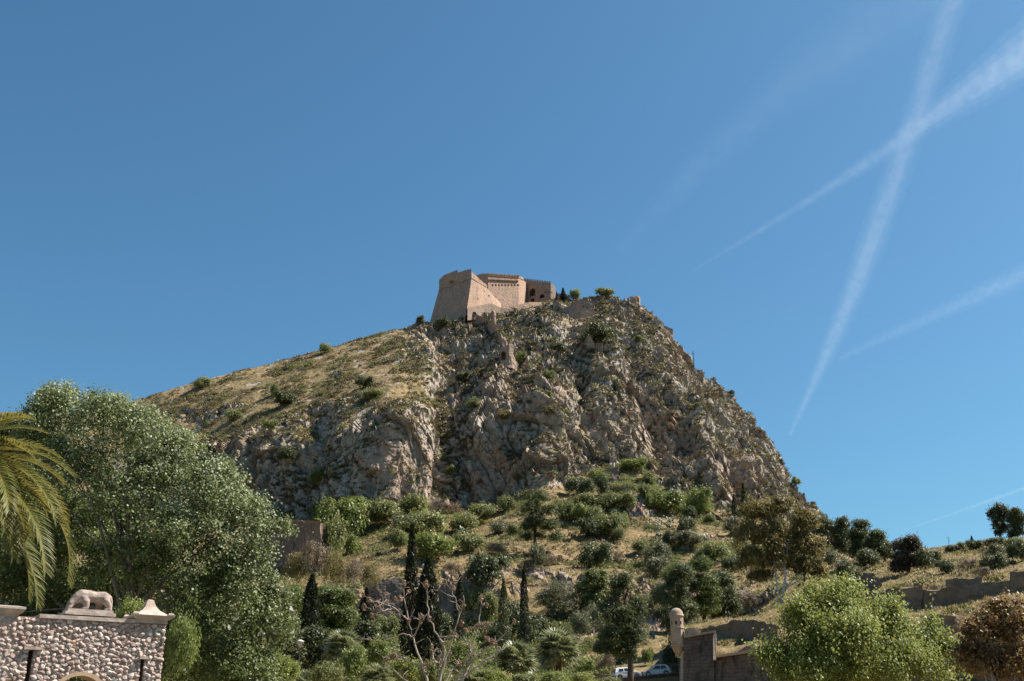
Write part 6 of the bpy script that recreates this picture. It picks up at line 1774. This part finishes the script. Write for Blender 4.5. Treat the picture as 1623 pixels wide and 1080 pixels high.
# ---- people: small figures on the slope
M_SKIN = plain("skin", (0.48, 0.30, 0.22), 0.6)
M_HAIR = plain("hair", (0.035, 0.022, 0.015), 0.7)
def person(label, loc, rz, top, low, dress=False, H=1.7, stride=0.12, arm=0.0):
    s = H / 1.7
    j = [(0, 0, .92, .135, .10), (0, 0, 1.12, .12, .095), (0, 0, 1.33, .155, .10), (0, 0, 1.46, .06), (0, 0.01, 1.53, .075), (0, 0.015, 1.62, .085, .095)]
    e = [(0, 1), (1, 2), (2, 3), (3, 4), (4, 5)]
    for sd in (-1, 1):
        k = len(j)
        j += [(sd * .10, 0, .82, .085), (sd * .11, sd * stride * .5, .47, .055), (sd * .11, sd * stride - .02, .09, .038), (sd * .115, sd * stride + .12, .04, .036)]
        e += [(0, k), (k, k + 1), (k + 1, k + 2), (k + 2, k + 3)]
        k = len(j)
        j += [(sd * .20, 0, 1.37, .055), (sd * .25, -sd * stride * .4, 1.10, .042), (sd * (.24 - arm), -sd * stride * .4 + .10 + arm, .86 + arm, .034), (sd * (.235 - arm), -sd * stride * .4 + .14 + arm, .76 + arm, .032)]
        e += [(2, k), (k, k + 1), (k + 1, k + 2), (k + 2, k + 3)]
    j = [tuple(c * s for c in q) for q in j]
    th = link('person', skin_mesh('person', j, e, [M_SKIN]), None, loc); th.rotation_euler = (0, 0, rz)
    tag(th, label, 'person')
    MB().lathe([(0.03, 1.54 * s), (.095 * s, 1.58 * s), (.108 * s, 1.65 * s), (.085 * s, 1.725 * s), (.02, 1.745 * s)], 12, (0, -0.015, 0)).build('hair', M_HAIR, th, True)
    if dress:
        MB().lathe([(.34 * s, .28 * s), (.27 * s, .6 * s), (.165 * s, 1.0 * s), (.175 * s, 1.2 * s), (.20 * s, 1.38 * s), (.07 * s, 1.455 * s)], 14).build('dress', top, th, True)
    else:
        MB().lathe([(.175 * s, .86 * s), (.165 * s, 1.08 * s), (.20 * s, 1.34 * s), (.17 * s, 1.42 * s), (.065 * s, 1.47 * s)], 14).build('shirt', top, th, True)
        mb = MB()
        for sd in (-1, 1): mb.tube([(sd * .085 * s, 0, .93 * s), (sd * .11 * s, sd * stride * .5 * s, .47 * s), (sd * .11 * s, (sd * stride - .02) * s, .12 * s)], [.115 * s, .085 * s, .065 * s], 10)
        mb.build('trousers', low, th, True)
    return th
def cloth(n, c): return plain(n, c, 0.85, var=0.08)
C_GREEN, C_PINK, C_BLUE, C_WHITE, C_NAVY, C_RED = cloth("teal_cloth", (0.02, 0.20, 0.15)), cloth("pink_cloth", (0.75, 0.16, 0.26)), cloth("blue_cloth", (0.05, 0.11, 0.32)), cloth("white_cloth", (0.75, 0.74, 0.78)), cloth("dark_trousers", (0.06, 0.06, 0.09)), cloth("red_cloth", (0.60, 0.05, 0.10))
person('person in a long teal dress walking through the terrace grass', ground(745, 892), 0.6, C_GREEN, None, True, 1.72)
person('hiker in a pink top on the path beside the bushes', ground(1011.5, 816), 2.6, C_PINK, C_NAVY, H=1.75)
person('hiker in a bright red top just right of the one in pink', ground(1015.5, 818), 2.2, C_RED, C_NAVY, H=1.55)
person('hiker dressed in blue left of the two in pink and red', ground(1005, 820), 3.0, C_BLUE, C_BLUE, H=1.6)
yb_ = gy(970, 752) - 0.2
for k, (px, c_, lb_) in enumerate([(968, C_WHITE, 'visitor in white at the left on the landing wall'), (973.5, C_WHITE, 'visitor in white at the right on the landing wall')]):
    person(lb_, P(px, 742.2, yb_ + 0.8), 3.1 + k, c_, C_WHITE if k else C_BLUE, H=1.7)

# ---- street lamp at the lower left
b = P(472, 1075, 74); 
lt = P(472, 1020, 74) - b
lamp = thing('street_lamp', 'slim park lamp with a pale lantern right of the poplar', 'street lamp', b)
MB().tube([(0, 0, -2), (0, 0, 0.4), (0, 0, lt[2] - 0.25)], [0.07, 0.06, 0.04], 8).build('post', M_TRIM, lamp)
MB().lathe([(0.05, lt[2] - 0.28), (0.16, lt[2] + 0.02), (0.20, lt[2] + 0.10)], 8).build('lantern', plain("frosted_lantern", (0.62, 0.50, 0.42), 0.4), lamp, True)
MB().lathe([(0.24, lt[2] + 0.102), (0.22, lt[2] + 0.15), (0.05, lt[2] + 0.23)], 8).build('lamp_cap', plain("lamp_cap_white", (0.66, 0.63, 0.60), 0.5), lamp, True)

# ---- contrails high in the sky: thin tubes of ice haze
def trailmat(name, dens, scale):
    t = NT(name)
    n = t.noise(scale, 5, 0.65, t.coord())
    d = t.math('MULTIPLY', t.ramp(n, [(0.33, (0.1, 0.1, 0.1)), (0.68, (1, 1, 1))]), dens)
    v = t.n('VolumePrincipled', Density=d, Anisotropy=0.35)
    v.inputs['Color'].default_value = (0.97, 0.98, 1, 1)
    t.t.links.new(v.outputs[0], t.out.inputs['Volume'])
    return t.m
def contrail(label, path, alt, dens, seed):
    """path: (px, py, half width in photograph pixels), at one height above the sea"""
    rng = np.random.default_rng(seed)
    pts_, rad = [], []
    for px, py, w in path:
        v = (540.0 - py) / FPX
        dy, dz = CP - v * SP, SP + v * CP
        Y = (alt - EYE) * dy / dz
        pts_.append(P(px, py, Y)); rad.append(1.22 * w * mpp(px, py, Y))
    pts_, rad = np.array(pts_), np.array(rad)
    q = np.linspace(0, len(pts_) - 1, 60)
    f = np.stack([np.interp(q, np.arange(len(pts_)), pts_[:, c]) for c in range(3)], -1)
    r = np.interp(q, np.arange(len(pts_)), rad)
    kx = np.exp(-0.5 * (np.arange(-6, 7) / 3.) ** 2); kx /= kx.sum()
    for c in range(3): f[:, c] = np.convolve(np.pad(f[:, c], 6, mode='reflect', reflect_type='odd'), kx, 'valid')
    r = np.convolve(np.pad(r, 6, mode='edge'), kx, 'valid')
    f = f + (0.35 * r)[:, None] * np.stack([perlin(np.stack([q * 0.35, 0 * q + seed + 7 * c, 0 * q + .5], -1), 9 + c) for c in range(3)], -1)
    r = r * (1 + 0.25 * perlin(np.stack([q * 0.9, 0 * q + seed, 0 * q], -1), 5))
    off = f[len(f) // 2]
    rm = float(np.median(r))
    o = None
    for nm, fr, w_ in (('contrail', 1.0, 0.20), ('contrail_veil', 0.72, 0.35), ('contrail_core', 0.42, 0.65)):   # thinner and denser towards the axis
        q_ = link(nm, MB().tube(f - off, r * fr, 20).mesh(nm, [trailmat('contrail_ice', w_ * dens / (2 * rm), 1.3 / rm)], True), o, None if o else off)
        o = o or q_
    return tag(o, label, 'contrail', 'contrails in the right sky')
contrail('brightest contrail rising diagonally to the right edge', [(1100, 428, 2), (1250, 340, 7), (1370, 260, 12), (1470, 190, 20), (1560, 130, 30), (1640, 75, 42), (1700, 30, 48)], 9500, 0.15, 1)
contrail('long upright contrail curving down to the right of the hill', [(1253, 690, 3), (1300, 590, 10), (1350, 480, 17), (1390, 370, 20), (1430, 250, 20), (1465, 130, 20), (1500, 20, 24), (1530, -60, 26)], 9500, 0.085, 2)
contrail('faint contrail slanting up to the right edge at mid height', [(1330, 570, 4), (1400, 535, 9), (1500, 490, 13), (1623, 435, 16), (1700, 400, 18)], 9800, 0.085, 3)
contrail('thin straight contrail low above the right slope', [(1420, 845, 1.2), (1500, 818, 2.2), (1623, 774, 3.5), (1700, 748, 4)], 10000, 0.10, 4)
contrail('broad barely visible contrail across the upper right sky', [(980, 400, 12), (1100, 270, 30), (1230, 150, 42), (1380, 40, 55), (1500, -40, 60)], 10500, 0.03, 5)
